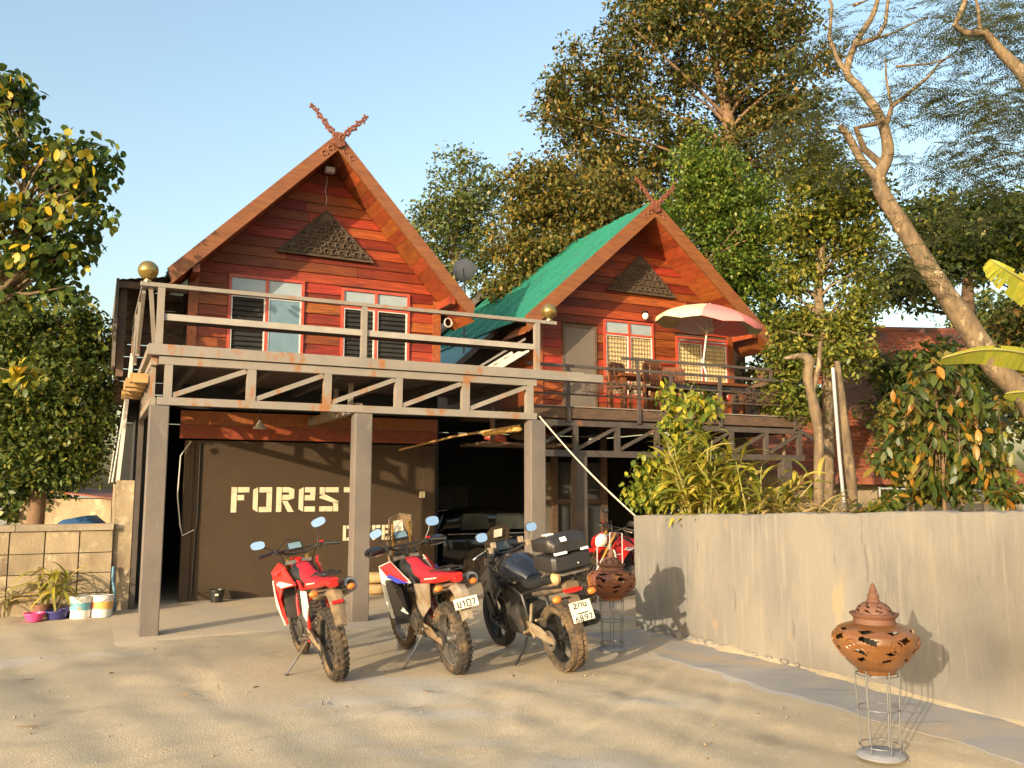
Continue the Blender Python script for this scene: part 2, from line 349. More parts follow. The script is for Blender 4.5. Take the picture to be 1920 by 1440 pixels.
# concrete path along the wall, its outer edge lost under the sand
fv = []; nfl = 70
for k in range(nfl+1):
    q = -12.6+k*10.5/nfl; e = .03*math.sin(q*5.2)+.02*math.sin(q*12.4)
    fv += [(4.48+e, q, -.035), (4.66+e, q, .005), (5.0, q, .007), (5.53, q, .008)]
struct(MB().add(fv, [(i*4+j, i*4+j+1, (i+1)*4+j+1, (i+1)*4+j) for i in range(nfl) for j in range(3)]).build('path', m_path, org=(0, 0, 0)))
# pebbles, twigs and dry leaf litter on the sand: nobody could count them
def litter():
    mb = MB()
    for i in range(420):
        x = random.uniform(-6, 4.5); y = random.uniform(3.2, 10.2)
        g = Vector((x, y, 0))-O; s = g.dot(ES); t = g.dot(ET)
        if s > 4.4 or t > -.6: continue
        r = random.choice([.004, .005, .006, .008, .012]); z = .004
        R3 = Euler((random.random(), random.random(), random.random()*6)).to_matrix()
        mb.ell((x, y, z+.002), r*random.uniform(.8, 1.6), r, r*.6, 5, 3, R3)
    return mb
o = litter().build('pebbles', M('pebble', (.34, .26, .17), (.22, .17, .11), 9, .9), smooth=80); o['kind'] = 'stuff'; o['label'] = 'small pebbles strewn over the sandy yard'
mb = MB()
for i in range(48):
    x = random.uniform(-5.5, 3.5); y = random.uniform(3.6, 9.6); a = random.random()*6.28; l = random.uniform(.015, .045)
    g = Vector((x, y, 0))-O
    if g.dot(ES) > 4.4 or g.dot(ET) > -.6: continue
    d = Vector((math.cos(a), math.sin(a), 0)); nn = Vector((-d.y, d.x, 0)); c = Vector((x, y, .018))
    if i % 3: mb.add([c-d*l, c+nn*l*.4+Vector((0, 0, .012)), c+d*l, c-nn*l*.4+Vector((0, 0, .015))], [(0, 1, 2, 3)])
    else: mb.tube([c-d*l*2, c+nn*l*.3, c+d*l*2], .004, 5)
o = mb.build('leaf_litter', M('dry_leaf', (.22, .13, .06), (.13, .08, .04), 9, .9)); o['kind'] = 'stuff'; o['label'] = 'dry leaves and twigs lying on the sand'

# ================================================================== house builder
def gable_house(name, label, T, s0, s1, zb, sp, zp, zt, mL, mR, eL, eR, opens, over=.70, depth=6.0, roofmat=m_green):
    """T wall plane, wall s0..s1, floor zb, ridge at sp; zp underside / zt top of the roof at the ridge, slopes mL mR, eaves at eL eR"""
    h = thing(name, label, 'house', (sp, T, zb))
    under = lambda s: zp-(mL*(sp-s) if s < sp else mR*(s-sp))
    # backing wall behind the boards
    core = [(s0, T+.005, zb), (s1, T+.005, zb), (s1, T+.005, under(s1)), (sp, T+.005, zp), (s0, T+.005, under(s0))]
    MB().plate(core, (0, .12, 0)).build('wall', m_darkwood, h)
    MB().box(s0, T+.13, zb, s0+.1, T+depth, under(s0)).build('side_wall', m_redwood, h)
    MB().box(s1-.1, T+.13, zb, s1, T+depth, under(s1)).build('side_wall', m_redwood, h)
    # clapboards, each a board of its own
    z = zb; hgt = .172; k = 0
    while z < zp-.06:
        zt_ = min(z+hgt, zp-.01)
        def lim(zz):
            a = max(s0, sp-(zp-zz)/mL); b = min(s1, sp+(zp-zz)/mR); return a, b
        a0, b0 = lim(z); a1, b1 = lim(zt_)
        segs = [(a0, b0, a1, b1)]
        for (oa, ob, oz0, oz1) in opens:
            if z+hgt*.5 > oz0 and z+hgt*.5 < oz1:
                ns = []
                for (p0, q0, p1, q1) in segs:
                    if oa > p0 and ob < q0: ns += [(p0, oa, p1, oa), (ob, q0, ob, q1)]
                    else: ns.append((p0, q0, p1, q1))
                segs = ns
        for (p0, q0, p1, q1) in segs:
            if q1-p1 < .03: p1 = q1 = (p1+q1)/2
            cuts = []
            if q0-p0 > 1.6:
                c = random.uniform(p0+.5, q0-.5)
                if p1+.1 < c < q1-.1: cuts = [c]
            xs = [(p0, p1)]+[(c, c) for c in cuts]+[(q0, q1)]
            for (u0, u1), (v0, v1) in zip(xs[:-1], xs[1:]):
                e = .003; j = random.uniform(-.003, .003)
                MB().add([(u0+e, T-.034+j, z-.012), (v0-e, T-.034+j, z-.012), (v0-e, T+.004, z-.012), (u0+e, T+.004, z-.012),
                          (u1+e, T-.010+j, zt_), (v1-e, T-.010+j, zt_), (v1-e, T+.004, zt_), (u1+e, T+.004, zt_)],
                         [(0,3,2,1),(4,5,6,7),(0,1,5,4),(1,2,6,5),(2,3,7,6),(3,0,4,7)]).build('board', m_redwood, h)
        z += hgt; k += 1
    # corner posts
    for s in (s0, s1):
        MB().box(s-.07, T-.05, zb, s+.07, T+.07, under(s)-.02).build('corner_post', m_soffit, h)
    # roof sheets
    for sgn, m, e in ((-1, mL, eL), (1, mR, eR)):
        n = max(2, int(depth/.76)); y0 = T-over+.002
        ze = zt-m*abs(e-sp)
        for i in range(n):
            a = y0+i*(depth+over)/n; b = y0+(i+1)*(depth+over)/n+.03; lift = .006*(i % 2)
            rs = MB().plate([(sp, a, zt+lift), (e, a, ze+lift), (e, b, ze+lift), (sp, b, zt+lift)], (0, 0, .022))
            for q_ in (.06, .30, .54): rs.beam((sp, a+q_, zt+lift+.028), (e, a+q_, ze+lift+.028), .03, .03)
            rs.build('roof_sheet', roofmat, h)
        # soffit boards running from barge board to wall
        L = math.hypot(e-sp, m*(e-sp)); q = int(L/.20)
        for i in range(q):
            f0, f1 = (i+.02)/q, (i+.98)/q
            p = [(sp+(e-sp)*f, zp-m*abs(e-sp)*f) for f in (f0, f1)]
            j = random.uniform(0, .006)
            MB().plate([(p[0][0], T-over, p[0][1]+j), (p[1][0], T-over, p[1][1]+j), (p[1][0], T+.3, p[1][1]+j), (p[0][0], T+.3, p[0][1]+j)], (0, 0, .02)).build('soffit_board', m_soffit, h)
        # barge board
        yb = T-over-.045-(.0 if sgn < 0 else .006)
        o_ = 0.0
        MB().plate([(sp+o_*sgn, yb, zt+.035), (e, yb, ze+.035), (e-sgn*.06, yb, zp-m*abs(e-sgn*.06-sp)-.02), (sp, yb, zp-.02)], (0, .045, 0)).build('barge_board', m_barge, h)
        # eave rafter end and purlin
        for f in (.84,):
            sx = sp+(e-sp)*f; zx = zp-m*abs(e-sp)*f
            MB().box(sx-.05, T-over+.02, zx-.14, sx+.05, T+.1, zx-.01).build('purlin', m_soffit, h)
    # crossed carved finial (openwork strands)
    for sgn in (-1, 1):
        base = Vector((sp, T-over-.075-.012*sgn, zt-.10)); tip = Vector((sp+sgn*.46, T-over-.075-.012*sgn, zt+.40-.02*sgn))
        fin = MB(); d = (tip-base); nn = Vector((-d.z, 0, d.x)).normalized()
        for ph in (0, math.pi):
            fin.tube([base+d*(i/28)+nn*(.036*math.sin(i/28*math.pi*5+ph)*(1-.45*i/28)) for i in range(29)], [.027*(1-.4*i/28) for i in range(29)], 6)
        for i in range(3, 28, 4): fin.ell(base+d*(i/28)+nn*.045*(1 if i % 8 == 3 else -1), .020, .014, .026, 6, 4)
        fin.ell(tip, .03, .016, .022, 6, 4)
        fin.build('finial', m_kalae, h, smooth=60)
    cv = MB().plate([(sp-.10, T-over-.10, zt-.18), (sp, T-over-.10, zt-.24), (sp+.10, T-over-.10, zt-.18), (sp+.06, T-over-.10, zt+.02), (sp-.06, T-over-.10, zt+.02)], (0, .05, 0))
    for sgn, m in ((-1, mL), (1, mR)):
        for k in range(2):
            c = Vector((sp+sgn*(.13+.10*k), T-over-.052, zt-.13-m*(.13+.10*k)))
            cv.tube([c+Vector((math.cos(a*.5)*(.065-.0042*a), 0, math.sin(a*.5)*(.065-.0042*a))) for a in range(14)], .012, 5)
    cv.build('finial_base', m_kalae, h)
    return h
def window(h, T, a, b, z0, z1, ztr, kinds, curtain=None):
    """two-light window with transoms. kinds per light: 'l' louvre, 'g' plain glass"""
    y = T-.06; mid = (a+b)/2; f = MB(); w_ = .045
    for (p, q, r, s_) in ((a, b, z1-w_, z1), (a, b, z0, z0+w_)): f.box(p, y, r, q, T+.0, s_)
    for s in (a, mid-w_/2, b-w_): f.box(s, y, z0+w_, s+w_, T, z1-w_)
    f.box(a+w_, y+.003, ztr-w_/2, mid-w_/2, T, ztr+w_/2); f.box(mid+w_/2, y+.003, ztr-w_/2, b-w_, T, ztr+w_/2)
    fr = f.build('window', m_frame, h)
    for i, (p, q) in enumerate(((a+w_, mid-w_/2), (mid+w_/2, b-w_))):
        MB().box(p, T-.030, ztr+w_/2, q, T-.022, z1-w_).build('transom_pane', m_frost, fr)
        e = MB(); zz0, zz1 = z0+w_, ztr-w_/2
        for s in (p, q-.022): e.box(s, T-.052, zz0, s+.022, T-.024, zz1)
        e.box(p+.022, T-.05, zz1-.018, q-.022, T-.026, zz1); e.box(p+.022, T-.05, zz0, q-.022, T-.026, zz0+.018)
        e.build('casement', m_white, fr)
        if kinds[i] == 'g':
            MB().box(p+.022, T-.040, zz0+.018, q-.022, T-.033, zz1-.018).build('pane', m_glass, fr)
        else:
            if curtain: 
                c = MB(); n = 26
                for k in range(n):
                    u0 = p+.022+(q-p-.044)*k/n; u1 = p+.022+(q-p-.044)*(k+1)/n
                    d0 = .006*math.sin(k*1.7); d1 = .006*math.sin((k+1)*1.7)
                    c.add([(u0, T-.012+d0, zz0), (u1, T-.012+d1, zz0), (u1, T-.012+d1, zz1), (u0, T-.012+d0, zz1)], [(0, 1, 2, 3)])
                c.build('curtain', curtain, fr)
            n = 13
            for k in range(n):
                zc = zz0+.02+(zz1-zz0-.04)*(k+.5)/n
                MB().beam((p+.024, T-.036, zc), (q-.024, T-.036, zc), .035, .006, (0, -.55, 1)).build('louvre', m_glassd if not curtain else m_glass_l, fr)
            if not curtain: MB().box(p+.022, T-.016, zz0, q-.022, T-.010, zz1).build('room_shade_sheet', m_dark, fr)  # near-black sheet stands in for the shade of the room
    return fr
m_glass_l = M('clear_louvre', (.30, .26, .2), None, rough=.15, alpha=.35)
def carved_panel(h, label, sp, T, z0, wd, hg):
    y = T-.075
    c = MB().plate([(sp-wd/2, y, z0), (sp+wd/2, y, z0-.01), (sp-.02, y, z0+hg)], (0, .035, 0)).build('gable_carving', m_carve, h, label=label)
    b = MB()
    def scroll(cx_, cz_, r, hand, a0):
        b.tube([(cx_+hand*r*(1-k/15)*math.cos(a0+k*.62), y-.012-.012*math.sin(k*.4), cz_+r*(1-k/15)*math.sin(a0+k*.62)) for k in range(14)], [.016-.0007*k for k in range(14)], 6)
        for k in range(3):                       # flame tips curling off the scroll
            an = a0-.5-k*.55; p_ = Vector((cx_+hand*r*1.15*math.cos(an), y-.006, cz_+r*1.15*math.sin(an))); d_ = Vector((hand*math.cos(an+.7), 0, math.sin(an+.7)))
            b.tube([p_-d_*.02, p_+d_*r*.35+Vector((0, -.012, 0)), p_+d_*r*.8], [.010, .014, .003], 5)
    rows_ = 6
    for i in range(rows_):
        v = (i+.45)/(rows_+.3); half = (1-v)*wd/2-.05; r = hg/rows_*.46; n_ = int(half/(r*2.05))
        for k in range(n_+1):
            u = (k+.5*(i % 2))*r*2.1
            if u > half: continue
            for hand in ((1, -1) if u > .01 else (1,)): scroll(sp+hand*u, z0+v*hg, r*random.uniform(.85, 1.05), hand, .6+.5*(k % 2)+random.uniform(-.2, .2))
    for hand in (1, -1): b.tube([(sp+hand*wd/2*(1-f)-.02*f, y-.008, z0+hg*f) for f in (0, .25, .5, .75, 1)], .014, 6)
    b.build('carved_leaves', m_carve, c, smooth=60, kind='stuff')
    e = MB()
    e.beam((sp-wd/2-.03, y-.01, z0-.015), (sp+wd/2+.02, y-.01, z0-.025), .04, .03)
    e.build('bottom_rail', m_carve, c)
    return c

# ---------------------------------------------------------------- left house
T1 = 2.95
OP1 = [(1.12, 2.32, 3.62, 5.11), (2.94, 4.15, 3.62, 5.07)]
h1 = gable_house('timber_house', 'red timber house on the tall grey columns, dark brown wall beneath it', T1, .60, 4.66, 3.40, 2.645, 7.20, 7.44, 1.027, 1.085, .17, 5.09, OP1)
window(h1, T1, 1.12, 2.32, 3.62, 5.11, 4.79, 'lg')
window(h1, T1, 2.94, 4.15, 3.62, 5.07, 4.75, 'll', None)
MB().box(2.99, T1-.014, 3.67, 3.51, T1-.012, 4.72).build('curtain', m_curtain, h1)
# beam boards under the floor
for k in range(2):
    MB().box(.50, T1-.02-.004*k, 2.47+.215*k, 4.70, T1+.05, 2.47+.215*k+.21).build('beam_board', m_soffit, h1)
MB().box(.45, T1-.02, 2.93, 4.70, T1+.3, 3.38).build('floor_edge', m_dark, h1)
carved_panel(h1, 'weathered triangular carved wood panel', 2.66, T1, 5.58, 1.58, .78)
fl = thing('floodlight', 'small white floodlight high under the gable ridge', 'light', (2.65, T1-.2, 6.98))
MB().box(2.57, T1-.23, 6.98, 2.73, T1-.14, 7.08).build('housing', m_white, fl); MB().box(2.585, T1-.238, 6.992, 2.715, T1-.232, 7.07).build('lens', m_reflect, fl)
MB().beam((2.65, T1-.13, 7.03), (2.65, T1-.02, 7.03), .03, .03).build('bracket', m_black, fl)
# cable hanging from it
tag(MB().tube([(2.63+.015*math.sin(i*.9), T1-.05, 6.97-i*.048) for i in range(12)], .006, 5).build('cable', m_white, org=(2.63, T1-.05, 6.4)), 'thin white cable hanging below the gable floodlight', 'cable')
# lean-to roof on the left of the house
lt = thing('lean_to_roof', 'old dark corrugated lean-to roof against the left side of the house', 'roof', (0, 3.0, 3.4))
for i in range(9):
    y0 = 2.75+i*.62
    r = MB()
    for k in range(14):
        s0_, s1_ = .30-.055*k, .30-.055*(k+1); zz = lambda s, kk: 4.93-.10*(.3-s)/.6+.012*(kk % 2)
        r.add([(s0_, y0, zz(s0_, k)), (s1_, y0, zz(s1_, k+1)), (s1_, y0+.64, zz(s1_, k+1)+.01), (s0_, y0+.64, zz(s0_, k)+.01)], [(0, 1, 2, 3)])
    r.build('roof_sheet', m_oldroof, lt)
for i in range(8): MB().box(-.46, 2.8+i*.7, 4.70, .5, 2.86+i*.7, 4.80).build('rafter', m_darkwood, lt)
for i in range(9): MB().box(-.45, 3.9, 3.02+i*.2, .55, 3.93, 3.205+i*.2).build('wall_board', m_darkwood, lt)
for i in range(5): MB().box(-.50, 2.78+i*1.1, 3.5+.1*(i % 2), -.46, 3.80+i*1.1, 4.83).build('edge_sheet', m_oldroof, lt)
for i in range(2): MB().box(-.44+.02*i, 2.95+3*i, 3.38, -.34+.02*i, 3.05+3*i, 4.72).build('post', m_darkwood, lt)

# brown ground-floor wall with its lettering
bw = thing('painted_wall', 'dark brown painted wall with cream stencilled lettering', 'wall', (.59, T1, .016))
MB().box(.59, T1-.01, .016, 4.66, T1+.14, 2.44).build('wall_body', m_brown, bw)
MB().box(.59, T1-.028, .016, .72, T1-.01, 2.44).build('pilaster', m_brown, bw)
MB().box(4.44, T1-.04, .016, 4.66, T1-.01, 2.44).build('pilaster', m_brown, bw)
def letter(ch, s, z, w_, h_, st, parent, y, g=.012):
    """stencil letters: bars with small gaps, in a w_ x h_ box"""
    b = MB()
    def r(a0, b0, a1, b1): b.box(s+a0*w_, y-.004, z+b0*h_, s+a1*w_, y, z+b1*h_)
    def p(*q): b.plate([(s+u*w_, y-.004, z+v*h_) for u, v in q], (0, .004, 0))
    k = st/w_; v = st/h_; q = g/w_
    if ch == 'F': r(0, 0, k, 1); r(k+q, 1-v, 1, 1); r(k+q, .48, .72, .48+v)
    if ch == 'O': p((0, .12), (k*.9, 0), (k*.9, 1), (0, .9)); r(k+q, 0, 1, v); r(k+q, 1-v, 1, 1); r(1-k, v+.01, 1, 1-v-.01)
    if ch == 'R':
        r(0, 0, k, 1); r(k+q, 1-v, 1-k, 1); p((1-k, 1-v), (1-k, 1), (1, .92), (1, .55), (1-k, .48), (1-k, .48+v)); r(k+q, .48, 1-k, .48+v); p((k+q, .44), (k+q+.3, .44), (1, 0), (1-.34, 0))
    if ch == 'E': p((0, .1), (k*.9, 0), (k*.9, 1), (0, .9)); r(k+q, 0, 1, v); r(k+q, 1-v, 1, 1); r(k+q, .46, 1-.02, .46+v); r(1-k, .46+v+.005, 1, 1-v-.005)
    if ch == 'e2': r(0, 0, k, 1); r(k+q, 0, 1, v); r(k+q, 1-v, 1, 1); r(k+q, .42, .85, .42+v)
    if ch == 'S': r(0, 0, 1-k-q, v); r(1-k, 0, 1, .42); p((0, .62), (k, .72), (1, .42), (1, .28), (1-k, .36), (0, .55)); r(0, .7, k, 1); r(k+q, 1-v, 1, 1)
    if ch == 'T': r(0, 1-v, 1, 1); r(.5-k/2, 0, .5+k/2, 1-v-.02)
    if ch == 'C': r(0, 0, k, 1); r(k+q, 0, 1, v); r(k+q, 1-v, 1, 1)
    b.build('letter', m_cream, parent)
for ch, s, w_ in (('F', 1.29, .27), ('O', 1.62, .29), ('R', 1.98, .28), ('E', 2.335, .265), ('S', 2.67, .31), ('T', 3.07, .28)):
    letter(ch, s, 1.335, w_, .39, .082, bw, T1-.011)
for i, ch in enumerate(('C', 'O', 'F', 'F', 'e2', 'e2')):
    letter(ch, 3.07+i*.165, .855, .135, .245, .05, bw, T1-.011)
cd = MB().tube([(.80, T1-.03, 2.40), (.80, T1-.03, 1.2), (.78, T1-.03, 1.05), (.76, T1-.03, .1)], .016, 7); tag(cd.build('conduit_pipe', m_black, org=(.78, T1-.03, .1)), 'dark conduit pipe running down the brown wall', 'pipe')
tag(MB().tube([(.66, T1-.05, 2.42), (.52, T1-.08, 2.2), (.50, T1-.1, 1.6), (.56, T1-.06, 1.15), (.60, T1-.05, 1.0), (.76, T1-.05, 1.08)], .010, 6).build('loose_cable', m_white, org=(.6, T1-.06, 1)), 'loose pale cable drooping beside the brown wall edge', 'cable')
tag(MB().box(4.37, T1-.075, 1.545, 4.47, T1-.042, 1.655).build('switch_box', m_cream, org=(4.42, T1-.06, 1.55), bevel=.006), 'small cream switch box on the brown wall', 'switch')
bl = thing('ceiling_lamp', 'small enamel lamp shade hanging under the deck', 'lamp', (1.62, 2.55, 2.62))
MB().lathe([(.015, .14), (.03, .1), (.10, .02), (.105, 0)], 16, (1.62, 2.55, 2.62)).build('lamp_shade', m_white, bl, smooth=50); MB().tube([(1.62, 2.55, 2.74), (1.62, 2.55, 3.31)], .008, 5).build('cord', m_black, bl)
bk = thing('black_bucket', 'small black bucket standing by the foot of the brown wall', 'bucket', (1.10, T1-.28, .016))
MB().lathe([(.085, 0), (.11, .17), (.118, .17), (.118, .185), (.10, .185), (.08, .02)], 18, (1.10, T1-.28, .016)).build('pail', m_black, bk, smooth=40); MB().box(1.06, T1-.40, .12, 1.11, T1-.388, .15).build('label_patch', m_cream, bk)
for i, (s, t, z, a) in enumerate(((3.45, 2.55, .10, .05), (3.95, 2.58, .10, -.04), (3.50, 2.56, .28, -.03), (3.98, 2.60, .28, .06))):
    sk = MB().loft([(-.27, 0, 0, .10, .03), (-.22, 0, 0, .15, .07), (-.08, 0, .0, .17, .088), (.1, 0, 0, .165, .085), (.22, 0, 0, .15, .07), (.27, 0, 0, .10, .028)], 14, 2.8).build('straw_sack', m_sack, smooth=60)
    sk.location = G(s, t, z); sk.rotation_euler = (0, 0, FA+a)
    tag(sk, ('plump straw sack lying on the floor by the brown wall', 'plump straw sack lying on top of another by the brown wall')[i//2], 'sack', 'straw sacks by the brown wall')

# ---------------------------------------------------------------- garage under the houses
gw = thing('garage_wall', 'charcoal back wall of the open garage', 'wall', (2, 7.6, .016))
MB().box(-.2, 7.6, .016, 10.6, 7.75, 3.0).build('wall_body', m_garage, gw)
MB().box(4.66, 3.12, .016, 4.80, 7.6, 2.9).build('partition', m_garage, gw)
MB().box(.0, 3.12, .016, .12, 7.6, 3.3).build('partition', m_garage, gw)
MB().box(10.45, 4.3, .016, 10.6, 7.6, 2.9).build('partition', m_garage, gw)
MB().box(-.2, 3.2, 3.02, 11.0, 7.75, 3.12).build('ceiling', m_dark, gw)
for s, lab in ((5.55, 'dim paper notice board'), (6.5, 'dim paper notice board')):
    MB().box(s, 7.55, 1.18, s+.75, 7.59, 1.75).build('notice_board', M('dim_paper', (.10, .10, .095), (.07, .07, .068), 6, .8), gw)
# grey-green timber uprights and panels at the right of the garage
m_olive = M('olive_grey_panel', (.12, .10, .07), (.09, .078, .057), 3, .7)
pt = thing('panel_partition', 'grey-brown panelled partition standing in the garage behind the red bike', 'partition', (7.4, 3.3, .016))
for i in range(4): MB().box(6.85+i*.36, 3.30, .016, 7.19+i*.36, 3.34, 2.2).build('panel', m_olive if i % 2 == 0 else m_garage, pt)
for s in (7.20, 8.3): MB().box(s-.06, 3.22, .016, s+.06, 3.295, 2.9).build('upright', m_darkwood, pt)
MB().box(6.85, 3.25, 1.42, 8.28, 3.29, 1.50).build('rail', m_darkwood, pt)

m_benchedge = M('worn_pale_paint', (.34, .31, .265), (.28, .255, .22), 5, .6)
# ---------------------------------------------------------------- left terrace in grey steel
t1 = thing('steel_terrace', 'grey steel truss terrace with rust streaks on three columns', 'terrace', (2.5, 0, .016))
for s0_, s1_ in ((-.10, .12), (2.39, 2.62), (4.97, 5.21)):
    MB().box(s0_, -.115, -.03, s1_, .115, 2.685).build('column', m_column, t1, bevel=.012)
VS = [(.05, .14), (1.01, 1.12), (1.98, 2.08), (2.95, 3.05), (3.93, 4.04), (4.94, 5.05)]
MB().box(-.02, -.05, 3.19, 5.10, .05, 3.284).build('top_chord', m_steel, t1)
MB().box(-.02, -.05, 2.70, 5.10, .05, 2.794).build('bottom_chord', m_steel, t1)
for a, b in VS: MB().box(a, -.044, 2.794, b, .044, 3.19).build('truss_post', m_steel, t1)
for (a, b), (c, d) in zip(VS[:-1], VS[1:]):
    MB().beam((b+.01, 0, 2.82), (c-.01, 0, 3.165), .06, .065, (0, 1, 0)).build('diagonal', m_steel, t1)
MB().box(-.16, -.085, 3.297, 6.22, .06, 3.412).build('edge_beam', m_steel, t1)
MB().box(-.14, -.06, 3.414, 5.9, .02, 3.432).build('edge_trim', m_steel, t1)
# side truss running back
for z0, z1 in ((3.19, 3.284), (2.70, 2.794)): MB().box(-.10, .06, z0, -.03, 2.80, z1).build('side_chord', m_steel, t1)
for i in range(7): MB().box(-.095, .22+i*.40, 2.794, -.035, .28+i*.40, 3.19).build('side_post', m_steel, t1)
for i in range(0, 6, 2): MB().beam((-.065, .30+i*.40, 2.82), (-.065, .60+i*.40, 3.17), .05, .05, (1, 0, 0)).build('side_diagonal', m_steel, t1)
MB().box(-.15, .06, 3.30, -.02, 2.85, 3.41).build('side_beam', m_steel, t1)
for i in range(9):       # ends of floor planks sticking out of the side
    MB().box(-.27-.04*(i % 3), .35+i*.26, 3.0+.035*(i % 2), -.11, .56+i*.26, 3.11+.035*(i % 2)).build('plank_end', m_bamboo, t1)
# floor: joists and metal deck pans
for i in range(13): MB().box(-.02, .10+i*.22, 3.30, 5.15, .30+i*.22, 3.40).build('deck_pan', m_dsteel, t1)
for i in range(6): MB().box(.35+i*.9, .07, 3.16, .42+i*.9, 2.85, 3.29).build('joist', m_dsteel, t1)
MB().box(2.44, .10, 2.72, 2.54, 2.90, 2.84).build('cross_beam', m_steel, t1)
for i in range(3): MB().box(2.46, .5+i*.8, 2.84, 2.52, .56+i*.8, 3.16).build('hanger', m_steel, t1)
# railing and bench board
for a, b in ((-.07, .01), (2.465, 2.54), (5.08, 5.16)): MB().box(a, -.045, 3.412, b, .025, 4.13).build('rail_post', m_steel, t1)
MB().box(-.27, -.05, 4.131, 5.44, .03, 4.18).build('handrail', m_steel, t1)
MB().box(.012, -.02, 3.735, 5.078, .0, 3.815).build('bench_edge', m_benchedge, t1)
for i in range(6): MB().box(.02+i*.843, .002, 3.755, .02+(i+1)*.843-.006, .36, 3.80).build('bench_plank', m_darkwood, t1)
# side railing with crossed braces
MB().box(-.25, .03, 4.131, -.20, 2.75, 4.175).build('side_handrail', m_steel, t1)
for y in (.95, 1.85, 2.7): MB().box(-.25, y, 3.41, -.20, y+.05, 4.131).build('side_rail_post', m_steel, t1)
for a, b in ((.05, .95), (.95, 1.85), (1.85, 2.7)): MB().beam((-.222, a+.05, 4.08), (-.222, b, 3.46), .05, .04, (1, 0, 0)).build('side_brace', m_steel, t1)
MB().beam((-.15, .04, 4.13), (-.06, .3, 3.42), .05, .05, (1, 0, 0)).build('side_brace', m_steel, t1)
def globe(s, lab):
    g = thing('globe_lamp', lab, 'lamp', (s, -.01, 4.182), 'gold globe lamps on the terrace railing')
    MB().lathe([(.055, 0), (.055, .015), (.035, .02), (.035, .045)], 14, (s, -.01, 4.182)).build('base', m_gold, g, smooth=40)
    MB().ell((s, -.01, 4.182+.145), .118, .118, .118, 24, 16).build('globe', m_gold, g, smooth=80)
globe(-.19, 'gold glass globe lamp on the railing corner over the lean-to side'); globe(5.33, 'gold glass globe lamp on the railing end facing the neighbouring house')
# a cable coil on the house corner
tag(MB().tube([(4.85+.07*math.cos(a*.55)+.01*math.sin(a*1.3), T1-.1-.004*(a % 5), 4.62+.08*math.sin(a*.55)) for a in range(40)], .009, 5).build('cable_coil', m_white, org=(4.85, T1-.1, 4.5)), 'coil of white cable hanging at the house corner', 'cable')
# the rope from the terrace to the wall
ra = G(5.1, -.13, 2.74); rb = G(5.56, -1.97, 1.30)
mb = MB().tube([ra.lerp(rb, i/24)+Vector((0, 0, -.06*math.sin(math.pi*i/24))) for i in range(25)], .0105, 7)
tag(mb.build('rope', m_rope, org=(0, 0, 0), grid=False), 'pale rope stretched from the terrace corner down to the wall end', 'rope')
# bamboo pole with cloths below the deck
tag(MB().tube([(4.95, .2, 2.62), (4.3, 1.2, 2.50), (3.9, 2.6, 2.34)], [.02, .018, .014], 7).build('bamboo_pole', m_bamboo, org=(4.4, 1, 2.3)), 'thin bamboo pole slung under the terrace floor', 'pole')
cl = MB()
for i in range(5):
    a = Vector((4.92-.07*i, .25+.11*i, 2.60-.012*i)); cl.loft([(a.x-.06, a.y, a.z-.03, .05, .03), (a.x, a.y, a.z-.03+.01*(i % 2), .07, .045), (a.x+.06, a.y, a.z-.03, .05, .03)], 8)
tag(cl.build('yellow_cloth', m_cloth_y, org=(4.8, .4, 2.5), smooth=60), 'bundled yellow cloths hung on the bamboo pole', 'cloth')
for i in range(3):
    b = MB().loft([(-.18, 0, 0, .08, .04), (0, 0, .02, .13, .09), (.18, 0, -.01, .09, .05)], 10).build('stored_bundle', (m_frame, m_darkwood, m_kalae)[i], smooth=60)
    b.location = G(5.2+.55*i, 1.6+.2*i, 2.52+.05*i); b.rotation_euler = (0, .1, .5*i)
    tag(b, ('red cloth bundle stored in the rafters under the deck', 'dark cloth bundle stored in the rafters under the deck', 'rust brown cloth bundle stored in the rafters under the deck')[i], 'bundle')
sh = thing('storage_rack', 'dark timber rack slung below the neighbouring deck', 'rack', (5.7, 1.9, 2.42))
for i in range(5): MB().box(4.85, 1.3+i*.22, 2.40, 6.7, 1.38+i*.22, 2.44).build('slat', m_darkwood, sh)
for s in (5.0, 6.5): MB().box(s-.03, 1.25, 2.44, s+.03, 1.31, 3.0).build('hanger', m_darkwood, sh)
# stair between the houses
st_ = thing('deck_stair', 'pale steel stair climbing between the two houses', 'stair', (5.5, 3.2, 3.4))
for y in (2.3, 2.9): MB().beam((5.0, y, 3.45), (6.15, y, 4.16), .05, .10, (0, 0, 1)).build('stringer', m_white, st_)
for i in range(5): MB().box(5.12+i*.21, 2.33, 3.52+i*.13, 5.32+i*.21, 2.87, 3.55+i*.13).build('tread', m_oldroof, st_)
MB().beam((4.95, 2.3, 3.62), (6.1, 2.3, 4.34), .035, .035).build('stair_rail', m_steel, st_); MB().box(4.93, 2.27, 3.40, 4.98, 2.33, 3.66).build('stair_post', m_white, st_)

